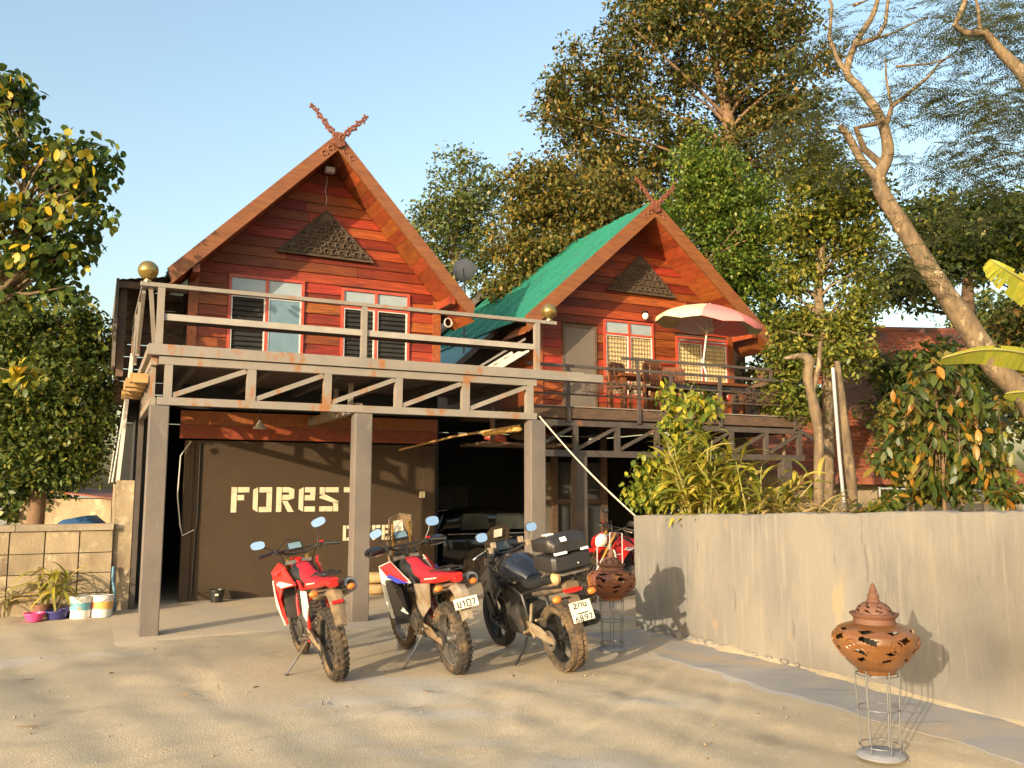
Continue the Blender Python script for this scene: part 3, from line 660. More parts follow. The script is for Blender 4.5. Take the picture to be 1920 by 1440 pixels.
# ---------------------------------------------------------------- right house
T2 = 3.4; Z2 = 3.08
OP2 = [(7.45, 8.24, 3.0, 4.91), (8.41, 9.62, 3.55, 5.10), (10.19, 11.56, 3.6, 4.89)]
h2 = gable_house('green_roofed_house', 'red timber house with a bright green roof behind the shaded umbrella terrace', T2, 6.95, 11.64, Z2, 9.22, 7.15, 7.44, .90, .85, 6.30, 12.22, OP2, depth=6.4)
window(h2, T2, 8.41, 9.62, 3.55, 5.10, 4.81, 'll', m_curtain)
window(h2, T2, 10.19, 11.56, 3.6, 4.89, 4.78, 'll', m_curtain2)
dr = MB().box(7.50, T2-.045, Z2, 8.19, T2-.015, 4.86).build('door', m_doorgrey, h2)
fb = MB(); fb.box(7.45, T2-.055, Z2, 7.50, T2, 4.91); fb.box(8.19, T2-.055, Z2, 8.24, T2, 4.91); fb.box(7.50, T2-.055, 4.86, 8.19, T2, 4.91); fb.build('door_frame', m_darkwood, dr)
MB().ell((7.56, T2-.075, 3.98), .022, .03, .05).build('door_handle', m_white, dr, smooth=60)
carved_panel(h2, 'weathered triangular carved wood panel', 9.32, T2, 5.72, 1.64, .80)
wl = thing('wall_lamp', 'round white wall lamp above the curtained window', 'lamp', (9.36, T2-.04, 5.2))
MB().ell((9.36, T2-.14, 5.22), .065, .065, .075).build('globe', m_reflect, wl, smooth=80); MB().lathe([(.04, 0), (.07, .04)], 12, (9.36, T2-.14, 5.275)).build('cap', m_black, wl); MB().beam((9.36, T2-.14, 5.30), (9.36, T2-.03, 5.30), .025, .025).build('arm', m_black, wl)
# lower green lean-to roof beside it and the older roof behind
lg = thing('green_lean_to', 'low green metal lean-to roof between the two houses', 'roof', (5.9, 5, 3.3))
for i in range(6):
    a = 4.3+i*.72; zf = lambda s: 7.44-.90*(9.22-s)-.05
    MB().plate([(6.5, a, zf(6.5)), (4.95, a, zf(4.95)), (4.95, a+.74, zf(4.95)), (6.5, a+.74, zf(6.5))], (0, 0, .022)).build('roof_sheet', m_green, lg)
MB().beam((4.92, 4.28, zf(4.92)-.05), (6.6, 4.28, zf(6.6)-.05), .04, .10).build('edge_board', m_dsteel, lg)
for y in (4.4, 8.2): MB().box(5.15, y, 3.1, 5.25, y+.1, zf(5.2)-.01).build('post', m_dsteel, lg)
og = thing('old_shingle_roof', 'weathered grey shingle roof edge running up behind the green roof', 'roof', (6, 8.9, 3.2))
for i in range(9):
    s = 4.9+i*.42; z = 7.44-.90*(9.22-s)+.12
    MB().plate([(s, 8.7, z), (s+.44, 8.7, z+.40), (s+.44, 10.2, z+.40), (s, 10.2, z)], (0, 0, .10)).build('shingle_course', m_oldroof, og)
for y in (8.8, 10): MB().box(6.0, y, 3.1, 6.12, y+.12, 4.6).build('post', m_darkwood, og)

# ---------------------------------------------------------------- right terrace, dark steel
D2 = .62
t2 = thing('dark_terrace', 'dark steel terrace with thin railings in front of the green roofed house', 'terrace', (8.2, D2, 2.2))
for i in range(14): MB().box(5.30, D2+.02+i*.195, 2.93, 10.9, D2+.205+i*.195, 2.985).build('floor_plank', m_darkwood, t2)
MB().box(5.30, D2-.05, 2.975, 10.92, D2+.015, 2.992).build('edge_trim', m_steel, t2)
MB().box(5.30, D2-.045, 2.80, 10.90, D2+.0, 2.962).build('fascia', m_darkwood, t2)
MB().box(5.30, D2-.04, 2.68, 10.9, D2+.04, 2.77).build('top_chord', m_dsteel, t2)
MB().box(5.30, D2-.04, 2.20, 10.9, D2+.04, 2.30).build('bottom_chord', m_dsteel, t2)
vs2 = [5.35+i*.78 for i in range(8)]
for s in vs2: MB().box(s-.04, D2-.035, 2.30, s+.04, D2+.035, 2.68).build('truss_post', m_dsteel, t2)
for a, b in zip(vs2[:-1], vs2[1:]): MB().beam((a+.05, D2, 2.33), (b-.05, D2, 2.66), .05, .05, (0, 1, 0)).build('diagonal', m_dsteel, t2)
for s in (6.2, 8.35, 10.45): MB().box(s-.09, D2-.09, -.02, s+.09, D2+.09, 2.2).build('column', m_dsteel, t2)
for s in (6.0, 8.4, 10.8): MB().box(s-.05, D2+.05, 2.70, s+.05, 3.35, 2.90).build('joist', m_dsteel, t2)
MB().beam((10.9, D2, 2.72), (11.75, D2+.1, 2.35), .06, .06).build('side_brace', m_dsteel, t2)
for s in (5.97, 7.30, 7.95, 8.98, 10.68): MB().box(s-.03, D2-.085, 2.75, s+.03, D2-.052, 3.62).build('rail_post', m_dsteel, t2)
MB().box(5.25, D2-.09, 3.60, 10.9, D2-.05, 3.645).build('handrail', m_dsteel, t2)
MB().box(7.0, D2-.045, 3.80, 10.2, D2-.005, 3.84).build('upper_rail', m_dsteel, t2)
for s in (7.30, 10.18): MB().box(s-.025, D2-.045, 3.646, s+.025, D2-.005, 3.80).build('upper_rail_post', m_dsteel, t2)
for z in (3.16, 3.36): MB().box(5.25, D2-.08, z, 10.9, D2-.056, z+.028).build('mid_rail', m_dsteel, t2)
for y in (.7, 1.5, 2.4): MB().box(10.86, y, 2.99, 10.91, y+.05, 3.62).build('side_rail_post', m_dsteel, t2)
for z in (3.16, 3.36, 3.60): MB().box(10.87, .68, z, 10.90, 3.1, z+.03).build('side_rail', m_dsteel, t2)
# openwork carved panels tied to the railing
for s, n_ in ((6.75, 'door'), (9.75, 'planter')):
    c = MB()
    for i in range(120):
        u = random.uniform(-.5, .5); v = random.uniform(0, .24)
        a = random.random()*6.28
        c.tube([(s+u+.05*math.cos(a+k), D2-.10, 3.18+v+.03*math.sin(a+k)) for k in (0, .9, 1.8, 2.7)], .006, 4)
    c.beam((s-.55, D2-.10, 3.17), (s+.55, D2-.10, 3.17), .02, .02)
    tag(c.build('carved_railing_panel', m_darkwood, org=(s, D2-.1, 3.16)), 'openwork carved panel fixed to the dark railing near the '+n_, 'carving', 'carved panels on the dark railing')
# umbrella
um = thing('beach_umbrella', 'tilted striped beach umbrella with pink, white and yellow panels over the dark terrace', 'umbrella', (9.78, 1.9, 2.99))
Cu = Vector((9.92, 1.9, 5.24)); ax = Vector((.10, -.10, 1)).normalized(); ux = ax.orthogonal().normalized(); uy = ax.cross(ux)
def upt(a, r, d): return Cu+(ux*math.cos(a)+uy*math.sin(a))*r-ax*d
cols = 'wypgwpyw'
a_off = 0
for i in range(8):
    pan = MB(); a0 = a_off+i*math.pi/4; a1 = a0+math.pi/4; rows = []
    for (r, d) in ((.0, 0), (.28, .03), (.60, .12), (.88, .24), (1.02, .34)):
        rows.append([upt(a0+(a1-a0)*f, r*(1-.04*math.sin(math.pi*f)*(r/1.02)), d) for f in (0, .25, .5, .75, 1)])
    rows.append([upt(a0+(a1-a0)*f, 1.03*(1-.04*math.sin(math.pi*f)), .45-.05*abs(f-.5)*2) for f in (0, .25, .5, .75, 1)])
    vs_ = [p for r_ in rows for p in r_]
    pan.add(vs_, [(k*5+j, k*5+j+1, (k+1)*5+j+1, (k+1)*5+j) for k in range(5) for j in range(4)])
    # colour by the side the panel faces
    mid = upt((a0+a1)/2, 1, 0)-Cu
    lat = (mid.x*.899-mid.y*.438)/mid.length
    key = 'y' if lat < -.62 else 'w' if lat < -.05 else 'p' if lat < .85 else 'g'
    pan.build('canopy_panel', UMB[key], um, smooth=50)
    MB().tube([upt(a0, .02, .03), upt(a0, .60, .15), upt(a0, 1.01, .36)], .008, 5).build('rib', m_white, um)
    MB().tube([Cu-ax*.55, upt(a0, .58, .16)], .006, 5).build('stretcher', m_white, um)
MB().tube([Cu+ax*.03, Cu-ax*1.15, Vector((9.82, 1.95, 3.9)), Vector((9.80, 1.95, 2.99))], .018, 8).build('pole', m_white, um)
# terrace furniture
def table(s, t, w_, d_, lab, h_=.62, m=m_furn):
    o = thing('terrace_table', lab, 'table', (s, t, 2.986))
    MB().box(s-w_/2, t-d_/2, 2.986+h_, s+w_/2, t+d_/2, 2.986+h_+.05).build('table_top', m, o)
    for i in (-1, 1):
        for j in (-1, 1): MB().box(s+i*(w_/2-.09)-.04, t+j*(d_/2-.09)-.04, 2.986, s+i*(w_/2-.09)+.04, t+j*(d_/2-.09)+.04, 2.986+h_).build('leg', m, o)
table(7.85, 1.35, 1.1, .6, 'low varnished wooden table by the curtained window'); table(9.5, 1.6, 1.5, .7, 'long varnished wooden table at the umbrella pole', .6)
def chair(s, t, a, lab):
    o = thing('terrace_chair', lab, 'chair', G(s, t, 2.986), grid=False, rot=(0, 0, FA+a))
    MB().box(-.22, -.2, .40, .22, .2, .44).build('seat', m_furn, o)
    for i in (-1, 1):
        for j in (-1, 1): MB().box(i*.19-.022, j*.17-.022, 0, i*.19+.022, j*.17+.022, .40 if j < 0 else .82).build('leg', m_furn, o)
    for k in range(3): MB().box(-.17+k*.12, .155, .47, -.08+k*.12, .175, .80).build('back_slat', m_furn, o)
    MB().box(-.168, .15, .80, .168, .18, .86).build('back_rail', m_furn, o)
chair(7.35, 1.05, .3, 'varnished slat-back chair near the grey door'); chair(8.45, 1.10, -.4, 'varnished slat-back chair between the two tables'); chair(7.75, 1.0, 3.3, 'varnished slat-back chair turned to the low table'); chair(8.75, 1.9, -1.2, 'varnished slat-back chair beside the long table end')
tag(MB().lathe([(.10, 0), (.20, .10), (.24, .20), (.22, .22), (.18, .12)], 16, (10.45, .95, 3.64)).build('planter_bowl', m_clay2, org=(10.45, .95, 3.64), smooth=40), 'shallow terracotta planter bowl on the dark terrace corner', 'planter')
pb = MB().box(10.2, .75, 3.55, 10.7, 1.15, 3.635); 
for i, j in ((0, 0), (1, 0), (0, 1), (1, 1)): pb.box(10.22+i*.42, .77+j*.32, 2.986, 10.26+i*.42, .81+j*.32, 3.55)
tag(pb.build('plant_stand', m_darkwood, org=(10.45, .95, 2.986)), 'dark wooden stand under the terracotta planter bowl', 'stand')
tag(MB().loft([(9.05, .95, 3.16, .12, .10), (9.18, .95, 3.18, .16, .16), (9.30, .95, 3.15, .13, .12)], 12).build('white_bundle', m_sack, org=(9.18, .95, 3), smooth=60), 'pale bundled cloth on the terrace floor', 'bundle')
bx_ = MB().box(7.95, D2+.06, 3.40, 10.0, D2+.40, 3.47); 
for s in (8.0, 9.0, 9.95): bx_.box(s-.03, D2+.1, 2.986, s+.03, D2+.36, 3.40)
tag(bx_.build('bar_counter', m_black, org=(9, D2+.2, 2.986)), 'long black bar counter behind the dark railing', 'counter')
# satellite dish on the rear of the left house
sd = thing('satellite_dish', 'grey satellite dish behind the eave of the house on columns', 'dish', at(870, 545, 16), grid=False)
prof = [(.0, 0), (.08, .006), (.16, .022), (.22, .045), (.225, .05), (.16, .03), (.0, .01)]
db = MB().lathe(prof, 20, (0, 0, 0), 'y'); db.v = [(x, y, z+.42) for x, y, z in db.v]; db.build('dish', M('dish_grey', (.16, .16, .17), None, rough=.5), sd, smooth=50)
MB().tube([(0, .02, .42), (0, .1, .3), (0, .1, -1.2)], .02, 6).build('mast', m_wire, sd); MB().tube([(0, -.0, .25), (0, -.25, .38)], .01, 5).build('feed_arm', m_wire, sd)
# ================================================================== walls in the yard
wl_ = thing('garden_wall', 'long bare cement-rendered garden wall beside the path', 'wall', (5.6, -6, 0))
wv = []; nn_ = 150
for i in range(nn_+1):
    t = -1.9-(12.4-1.9)*i/nn_; zt_ = 1.365+.034*(-1.9-t)+.006*math.sin(t*5)+.004*math.sin(t*13)+random.gauss(0, .0035); wb = .008*math.sin(t*2.3)+.004*math.sin(t*5.1)
    wv += [(5.50+wb, t, -.05), (5.50+wb*.5, t, zt_-.012), (5.512+wb*.5, t, zt_), (5.66, t, zt_+.004), (5.66, t, -.05)]
fs_ = [(0, 1, 2, 3, 4)]
for i in range(nn_):
    for k in range(4): fs_.append((i*5+k, (i+1)*5+k, (i+1)*5+k+1, i*5+k+1))
fs_.append(tuple(nn_*5+k for k in (4, 3, 2, 1, 0)))
MB().add(wv, fs_).build('wall_body', m_plaster, wl_)
ft = MB()
for i in range(24):
    t = -2.1-i*.11+random.uniform(-.05, .05); r = random.uniform(.012, .04)*(1.4 if i < 14 else .8)
    ft.ell((5.49-r*.3, t, .03), r*.8, r*1.5, r*.9, 7, 5, Euler((random.random(), random.random(), random.random())).to_matrix())
ft.build('rubble_footing', m_plaster, wl_, smooth=60, kind='stuff')
dv = []; nd = 160                       # sand drifted against the foot of the wall
for i in range(nd+1):
    t = -2.0-10.3*i/nd; w_ = .055+.03*math.sin(t*3.1)+.02*math.sin(t*9.7)+random.uniform(-.012, .012); w_ = max(.015, w_); hh_ = w_*.45
    dv += [(5.505-w_*1.6, t, .0), (5.505-w_*.7, t, .008+hh_*.45), (5.515, t, .010+hh_)]
struct(MB().add(dv, [(i*3+j, i*3+j+1, (i+1)*3+j+1, (i+1)*3+j) for i in range(nd) for j in range(2)]).build('sand_drift', m_ground, org=(0, 0, 0), smooth=80))
# garden soil held up behind the wall
struct(MB().box(5.67, -12.4, -.1, 16, -1.9, 1.08).build('garden_terrain', M('garden_soil', (.10, .075, .045), (.16, .12, .07), 3, .95, bump=.6, bsc=10), org=(6, -5, 0)))
lb = thing('low_garden_wall', 'low cement block wall behind the leafy shrubs', 'wall', G(0, 0, 0), grid=False)
a = at(1590, 950, 10.4)
lb.location = (a.x, a.y, 1.08); lb.rotation_euler = (0, 0, FA)
for k in range(9): MB().box(-.42+k*.40, -.08, 0, -.42+k*.40+.39, .08, .42+.012*(k % 2)).build('block', m_block, lb)

bl_ = thing('block_wall', 'sunlit concrete panel wall with a dark capping beside the potted plants', 'wall', (-2, 2.35, 0))
rows = [(0, .27), (.275, .545), (.55, .82), (.825, 1.13)]
MB().box(-6.5, 2.39, 0, -.36, 2.48, 1.13).build('wall_core', m_joint, bl_)
cols_ = [-.36-.42*k for k in range(14)]
for z0, z1 in rows:
    for a, b in zip(cols_[1:], cols_[:-1]):
        MB().box(a+.008, 2.35+random.uniform(0, .008), z0+.004, b-.008, 2.40, z1-.004).build('block', m_block, bl_)
for k in range(5): MB().box(-.36-(k+1)*1.2+.004, 2.31, 1.13, -.36-k*1.2-.004, 2.51, 1.215).build('coping', m_blockdark, bl_)
sw = thing('side_wall', 'rough stained concrete wall running back beside the garage', 'wall', (-.2, 4, 0))
for i in range(8):
    t0 = 2.50+i*.62; zt_ = 1.80-.0*i
    for j in range(4): MB().box(-.29+random.uniform(-.008, .008), t0, j*.45, -.12, t0+.61, j*.45+.442).build('block', m_block, sw)
MB().box(-.355, 2.40, 0, -.12, 2.50, 1.82).build('pier', m_block, sw)
MB().box(-.11, 2.38, 0, -.04, 2.46, 2.7).build('steel_jamb', m_dsteel, sw)
cs = thing('cladding_sheets', 'upright white metal sheets cladding the side of the house', 'cladding', (-.3, 3, 1.8))
for i in range(5):
    c = MB(); y0 = 2.52+i*.75
    for k in range(10):
        a, b = y0+k*.075, y0+(k+1)*.075; d0, d1 = .016*(k % 2), .016*((k+1) % 2)
        lean = lambda z: -.26-.14*max(0, 3.45-z)/1.6
        c.add([(lean(1.80)+d0, a, 1.80), (lean(1.8)+d1, b, 1.80), (-.23+d1, b, 3.62), (-.23+d0, a, 3.62)], [(0, 1, 2, 3)])
    c.build('metal_sheet', m_sheet, cs)
MB().beam((-.34, 2.48, 1.8), (-.24, 2.48, 3.66), .05, .05).build('edge_post', m_sheet, cs)
# potted things by the block wall
def pot(name, px, py, r0, r1, h_, m, lab, cat, rim=True):
    Y = 1.7*1600/(py-916.5)*1.0; p = at(px, py, 11.6); p.z = 0
    o = MB().lathe([(r0, 0), (r1, h_), (r1+.012, h_), (r1+.012, h_+.015), (r1-.01, h_+.015), (r1-.02, h_*.7), (.001, h_*.7)], 20).build(name, m, smooth=40)
    o.location = p; tag(o, lab, cat); return p
def ground_at(px, py):
    d = at(px, py, 10)-EYE; k = -EYE.z/d.z; p = EYE+d*k; p.z = .0; return p
def bucket(px, py, ml, lab, tilt):
    o = thing('paint_bucket', lab, 'bucket', ground_at(px, py)+ET*.12, 'paint buckets by the block wall', False, (tilt, tilt*.6, 1.9+tilt*9))
    MB().lathe([(.125, 0), (.138, .25), (.145, .25), (.145, .262)], 22).build('pail', m_can, o, smooth=40)
    MB().lathe([(.1335, .11), (.1395, .205)], 22).build('label_band', ml, o, smooth=40)
    MB().lathe([(.150, .262), (.150, .285), (.13, .29), (.12, .283)], 22).build('lid', m_white, o, smooth=40)
    MB().tube([(.14*math.cos(a*.26), .14*math.sin(a*.26), .24-.07*math.sin(a*.26)) for a in range(13)], .004, 5).build('bail_handle', m_wire, o)
bucket(150, 1161, m_canl1, 'white paint bucket with a blue and orange label', .02); bucket(190, 1159, m_canl2, 'white paint bucket with a red and yellow label', .06)
def basin(px, py, r, h_, m, name, lab, cat, dy=.1):
    o = MB().lathe([(r*.75, 0), (r, h_), (r+.012, h_), (r+.012, h_+.012), (r-.012, h_+.012), (r*.72, .03), (.001, .03)], 22).build(name, m, smooth=40); o.location = ground_at(px, py)+ET*dy; return tag(o, lab, cat)
basin(63, 1166, .12, .09, m_pinkp, 'pink_basin', 'bright pink plastic basin by the potted plant', 'basin')
basin(106, 1163, .15, .10, m_bluep, 'plant_pot', 'wide indigo plastic pot with a yellowing plant', 'pot', .14)
basin(124, 1160, .11, .10, m_bluep, 'plant_pot', 'narrow indigo plastic pot beside the paint bucket', 'pot', .20)
basin(78, 1160, .13, .16, m_clay2, 'plant_pot', 'terracotta pot behind the pink basin', 'pot', .2)
hs = ground_at(214, 1150)
tag(MB().tube([hs+Vector(q) for q in ((0, 0, .03), (-.03, .05, .25), (-.09, .10, .45), (-.10, .12, .62))], .022, 8).build('water_pipe', m_pvc, org=tuple(hs), grid=False, smooth=60), 'bent blue water pipe at the foot of the rough concrete pier', 'pipe')

# ================================================================== lanterns on wire stands
def lantern(loc, m_body, m_top, labL, labS, rz, dark):
    zb = .515
    L = thing('clay_lantern', labL, 'lantern', loc+Vector((0, 0, zb)), 'pierced clay lanterns along the path', False, (0, 0, rz))
    prof = [(.085, .0), (.115, .005), (.125, .03), (.16, .055), (.215, .11), (.250, .17), (.262, .215), (.255, .255), (.225, .29), (.175, .31), (.14, .318)]
    hol = []       # openings cut through the shell
    n, m = 132, 64
    # resample profile
    P = []
    seg = np.array(prof); d = np.r_[0, np.cumsum(np.hypot(*np.diff(seg, axis=0).T))]
    q = np.linspace(0, d[-1], m); P = list(zip(np.interp(q, d, seg[:, 0]), np.interp(q, d, seg[:, 1])))
    rows_ = [(24, 9, 0, 3.0, 2.6), (32, 8, .5, 4.0, 3.2), (42, 7, .15, 5.0, 4.2), (50, 8, .65, 4.6, 2.8)]
    holes = set()
    for ci, cnt, ph, wa, hb in rows_:
        for k in range(cnt):
            a = (k+ph)/cnt*n; tilt = random.choice((-.9, -.5, .4, .9))
            for i in range(m):
                for j in range(n):
                    dj = ((j-a+n/2) % n)-n/2; di = i-ci
                    if abs(dj+tilt*di)/wa+abs(di)/hb < 1: holes.add((i, j))
    b = MB(); vs = [(r*math.cos(2*math.pi*k/n), r*math.sin(2*math.pi*k/n), z) for r, z in P for k in range(n)]
    inn = [(x*.945, y*.945, z) for x, y, z in vs]; N0 = len(vs); fs = []
    for i in range(m-1):
        for j in range(n):
            if (i, j) in holes: continue
            j2 = (j+1) % n; A, B, C_, D_ = i*n+j, i*n+j2, (i+1)*n+j2, (i+1)*n+j
            fs += [(A, B, C_, D_), (N0+D_, N0+C_, N0+B, N0+A)]
            for (ni, nj, e0, e1) in ((i-1, j, A, B), (i+1, j, C_, D_), (i, (j-1) % n, D_, A), (i, j2, B, C_)):
                if (ni, nj) in holes: fs.append((e1, e0, N0+e0, N0+e1))
    b.add(vs+inn, fs); b.lathe([(.085, .0), (.001, .001)], n)
    b.build('pot', m_body, L, smooth=50)
    # spiral reliefs
    rl = MB()
    for k in range(6):
        a0 = k*math.pi/3+.2
        pts = []
        for i in range(26):
            th = i*.42; rr = .055*(1-i/30); a = a0+rr*math.cos(th)/.26; z = .20+rr*math.sin(th)*.9
            r_ = np.interp(z, [p[1] for p in prof], [p[0] for p in prof])+.003
            pts.append((r_*math.cos(a), r_*math.sin(a), z))
        for i in range(9):
            a = a0+.21+i*.05; z = .20-.004-i*.012+.004*math.sin(i); r_ = np.interp(z, [p[1] for p in prof], [p[0] for p in prof])+.003
            pts.insert(0, (r_*math.cos(a), r_*math.sin(a), z))
        rl.tube(pts, .0055, 5)
    rl.build('spiral_relief', m_body, L, smooth=60)
    MB().lathe([(.135, .31), (.130, .325), (.128, .35), (.150, .372), (.152, .382), (.135, .384), (.115, .36)], 36).build('neck', m_top, L, smooth=35)
    # pierced lid
    n2, m2 = 84, 26; lp = [(.115*math.cos(t_)*1.0, .375+.085*math.sin(t_)) for t_ in np.linspace(0, 1.25, m2)]
    hs_ = set()
    for ci, cnt, ph in ((6, 9, 0), (13, 8, .4), (19, 6, .1)):
        for k in range(cnt):
            a = (k+ph)/cnt*n2
            for i in range(m2):
                for j in range(n2):
                    dj = ((j-a+n2/2) % n2)-n2/2
                    if abs(dj+.7*(i-ci))/2.3+abs(i-ci)/3.4 < 1: hs_.add((i, j))
    b = MB(); vs = [(r*math.cos(2*math.pi*k/n2), r*math.sin(2*math.pi*k/n2), z) for r, z in lp for k in range(n2)]; inn = [(x*.93, y*.93, z-.006) for x, y, z in vs]; N0 = len(vs); fs = []
    for i in range(m2-1):
        for j in range(n2):
            if (i, j) in hs_: continue
            j2 = (j+1) % n2; A, B, C_, D_ = i*n2+j, i*n2+j2, (i+1)*n2+j2, (i+1)*n2+j
            fs += [(A, B, C_, D_), (N0+D_, N0+C_, N0+B, N0+A)]
    b.add(vs+inn, fs); b.build('lid', m_top, L, smooth=50)
    MB().lathe([(.040, .452), (.042, .462), (.034, .470), (.040, .488), (.030, .505), (.022, .512), (.026, .525), (.017, .54), (.014, .548), (.015, .556), (.004, .572), (.001, .574)], 20).build('finial', m_top, L, smooth=40)
    MB().lathe([(.08, .012), (.10, .05), (.10, .30), (.08, .30)], 16).build('hollow_shade_core', m_dark, L) if dark else None  # added near-black core paints the shade seen through the openings
    S = thing('wire_stand', labS, 'stand', loc, 'wire stands under the clay lanterns', False, (0, 0, rz+.3))
    MB().lathe([(.15, 0), (.155, .012), (.135, .026), (.09, .03), (.001, .03)], 16).build('cement_base', m_cement, S, smooth=40)
    for k in range(6):
        a = k*math.pi/3; x, y = math.cos(a), math.sin(a)
        MB().tube([(.115*x, .115*y, .03), (.125*x, .125*y, .3), (.135*x, .135*y, .545)], .0045, 6).build('rod', m_wire, S)
    for z in (.30, .07, .51): MB().tube([(.127*math.cos(k*math.pi/12), .127*math.sin(k*math.pi/12), z) for k in range(25)], .004, 5, False).build('ring', m_wire, S)
    MB().tube([(-.13, 0, .51), (.13, 0, .51)], .004, 5).build('ring', m_wire, S)
lantern(ground_at(1652, 1418), m_clay, m_clay2, 'shiny orange-brown pierced clay lantern with a pointed lid', 'bare wire stand with cement base under the shiny lantern', .4, True)
lantern(ground_at(1148, 1218), m_clayrust, m_clay2, 'rusty matt pierced clay lantern by the wall end', 'bare wire stand with cement base under the rusty lantern', 1.3, True)

# ================================================================== motorcycles (x forward, y left, z up, rear contact at the origin)
def wheel(bike, name, x, r, wd, knobs, m_rim, disc_side=-1, spokes=True, tyre_m=m_rubber):
    c = (x, 0, r); ri = r-.085
    rim = MB(); rim.lathe([(ri-.012, -wd*.30), (ri+.012, -wd*.34), (ri+.012, wd*.34), (ri-.012, wd*.30)], 36, c, 'y', True)
    rim.lathe([(.035, -.06), (.045, -.03), (.045, .03), (.035, .06)], 14, c, 'y')
    w_ = rim.build(name, m_rim, bike, smooth=40)
    ty = MB(); pr = [(ri, -wd*.36), (ri+.03, -wd*.47), (ri+.06, -wd*.5), (r-.016, -wd*.36), (r-.006, -wd*.18), (r-.003, 0), (r-.006, wd*.18), (r-.016, wd*.36), (ri+.06, wd*.5), (ri+.03, wd*.47), (ri, wd*.36)]
    ty.lathe(pr, 44, c, 'y', True)
    if knobs:
        nk = 34
        for k in range(nk):
            for (yy, off, ln, hh) in ((0, 0, .030, .012), (.30, .5, .026, .010), (-.30, .5, .026, .010), (.47, 0, .018, -.004), (-.47, 0, .018, -.004)):
                a = 2*math.pi*(k+off)/nk; rr = r-.008-(.010 if abs(yy) > .2 else 0)-(.022 if abs(yy) > .4 else 0)
                d = Vector((math.cos(a), 0, math.sin(a))); tt = Vector((-d.z, 0, d.x)); P = Vector(c)+d*rr+Vector((0, yy*wd, 0))
                ty.beam(P-tt*ln*.5, P+tt*ln*.5, wd*.20, .026, d)
    ty.build('tyre', tyre_m, w_, smooth=35)
    if spokes:
        sp_ = MB()
        for k in range(28):
            a = 2*math.pi*k/28; b_ = a+(.5 if k % 2 else -.5); y = .045 if k % 4 < 2 else -.045
            sp_.tube([(x+.042*math.cos(b_), y, r+.042*math.sin(b_)), (x+ri*math.cos(a), 0, r+ri*math.sin(a))], .0028, 4)
        sp_.build('spokes', m_metal, w_)
    else:
        for k in range(5):
            a = 2*math.pi*k/5
            MB().beam((x+.03*math.cos(a), 0, r+.03*math.sin(a)), (x+ri*math.cos(a), 0, r+ri*math.sin(a)), .035, .03, (0, 1, 0)).build('spoke', m_rim, w_)
    MB().lathe([(.045, 0), (.11, 0), (.11, .005), (.045, .005)], 28, (x, .062*disc_side, r), 'y', True).build('brake_disc', m_metal, w_)
    return w_
def mirror_part(bike, base, tip, tilt=0, rx=.055, rz=.036, side=1):
    rx *= .82; rz *= .84
    mt = MB(); b = Vector(base); t_ = Vector(tip)
    mt.tube([b, b.lerp(t_, .55)+Vector((0, .02*side, .01)), t_], [.007, .006, .006], 6)
    c = t_+Vector((.012, .030*side, .018)); R3 = Euler((tilt*side, 0, 0)).to_matrix()
    mt.ell(c, .018, rx+.006, rz+.006, 14, 8, R3)
    m_ = mt.build('mirror', m_black, bike, smooth=50)
    g = MB(); ring = []
    for k in range(20):
        a = 2*math.pi*k/20; ca, sa = math.cos(a), math.sin(a)
        p = Vector((0, rx*math.copysign(abs(ca)**.75, ca), rz*math.copysign(abs(sa)**.75, sa))); p.x = .20*p.z; ring.append(R3 @ p+c+Vector((-.023, 0, 0)))
    vec = R3 @ Vector((-.003, 0, 0))
    g.plate(ring[::-1], vec); o = g.build('mirror_glass', m_mirror, m_)
    return m_
DIG = {'0': [[(0,0),(1,0),(1,2),(0,2),(0,0)]], '1': [[(.2,1.6),(.6,2),(.6,0)]], '2': [[(0,1.7),(.3,2),(.8,2),(1,1.6),(0,0),(1,0)]], '6': [[(.9,2),(.1,1.2),(0,.3),(.3,0),(.8,0),(1,.4),(.8,1),(.1,1)]],
       '7': [[(0,2),(1,2),(.4,0)]], '8': [[(.5,1.05),(.05,1.4),(.2,2),(.8,2),(.95,1.4),(.5,1.05),(0,.6),(.15,0),(.85,0),(1,.6),(.5,1.05)]], '9': [[(.9,1),(.2,1),(0,1.5),(.25,2),(.8,2),(1,1.5),(.9,.7),(.3,0)]],
       'k': [[(.1,0),(.1,1.0),(0,1.3),(.3,1.9),(.8,1.9),(1,1.5),(1,0)]], 'b': [[(.25,1.75),(.1,1.95),(0,1.75),(.15,1.6),(.15,.1),(.9,.1),(.9,1.9)]], 'v': [[(0,2),(.45,0),(1,2)]]}
def strokes(mb, txt, org, ux_, uz_, w_, h_, th, out):
    """thin raised strokes for plate characters"""
    o_ = Vector(org); x_ = Vector(ux_); z_ = Vector(uz_); out = Vector(out)
    for i, ch in enumerate(txt):
        for pl in DIG.get(ch, []):
            P = [o_+x_*(i*w_*1.4+u*w_)+z_*(v*.5*h_) for u, v in pl]
            for a, b in zip(P[:-1], P[1:]):
                if (b-a).length > 1e-5: mb.beam(a+out, b+out, th, .001, out)
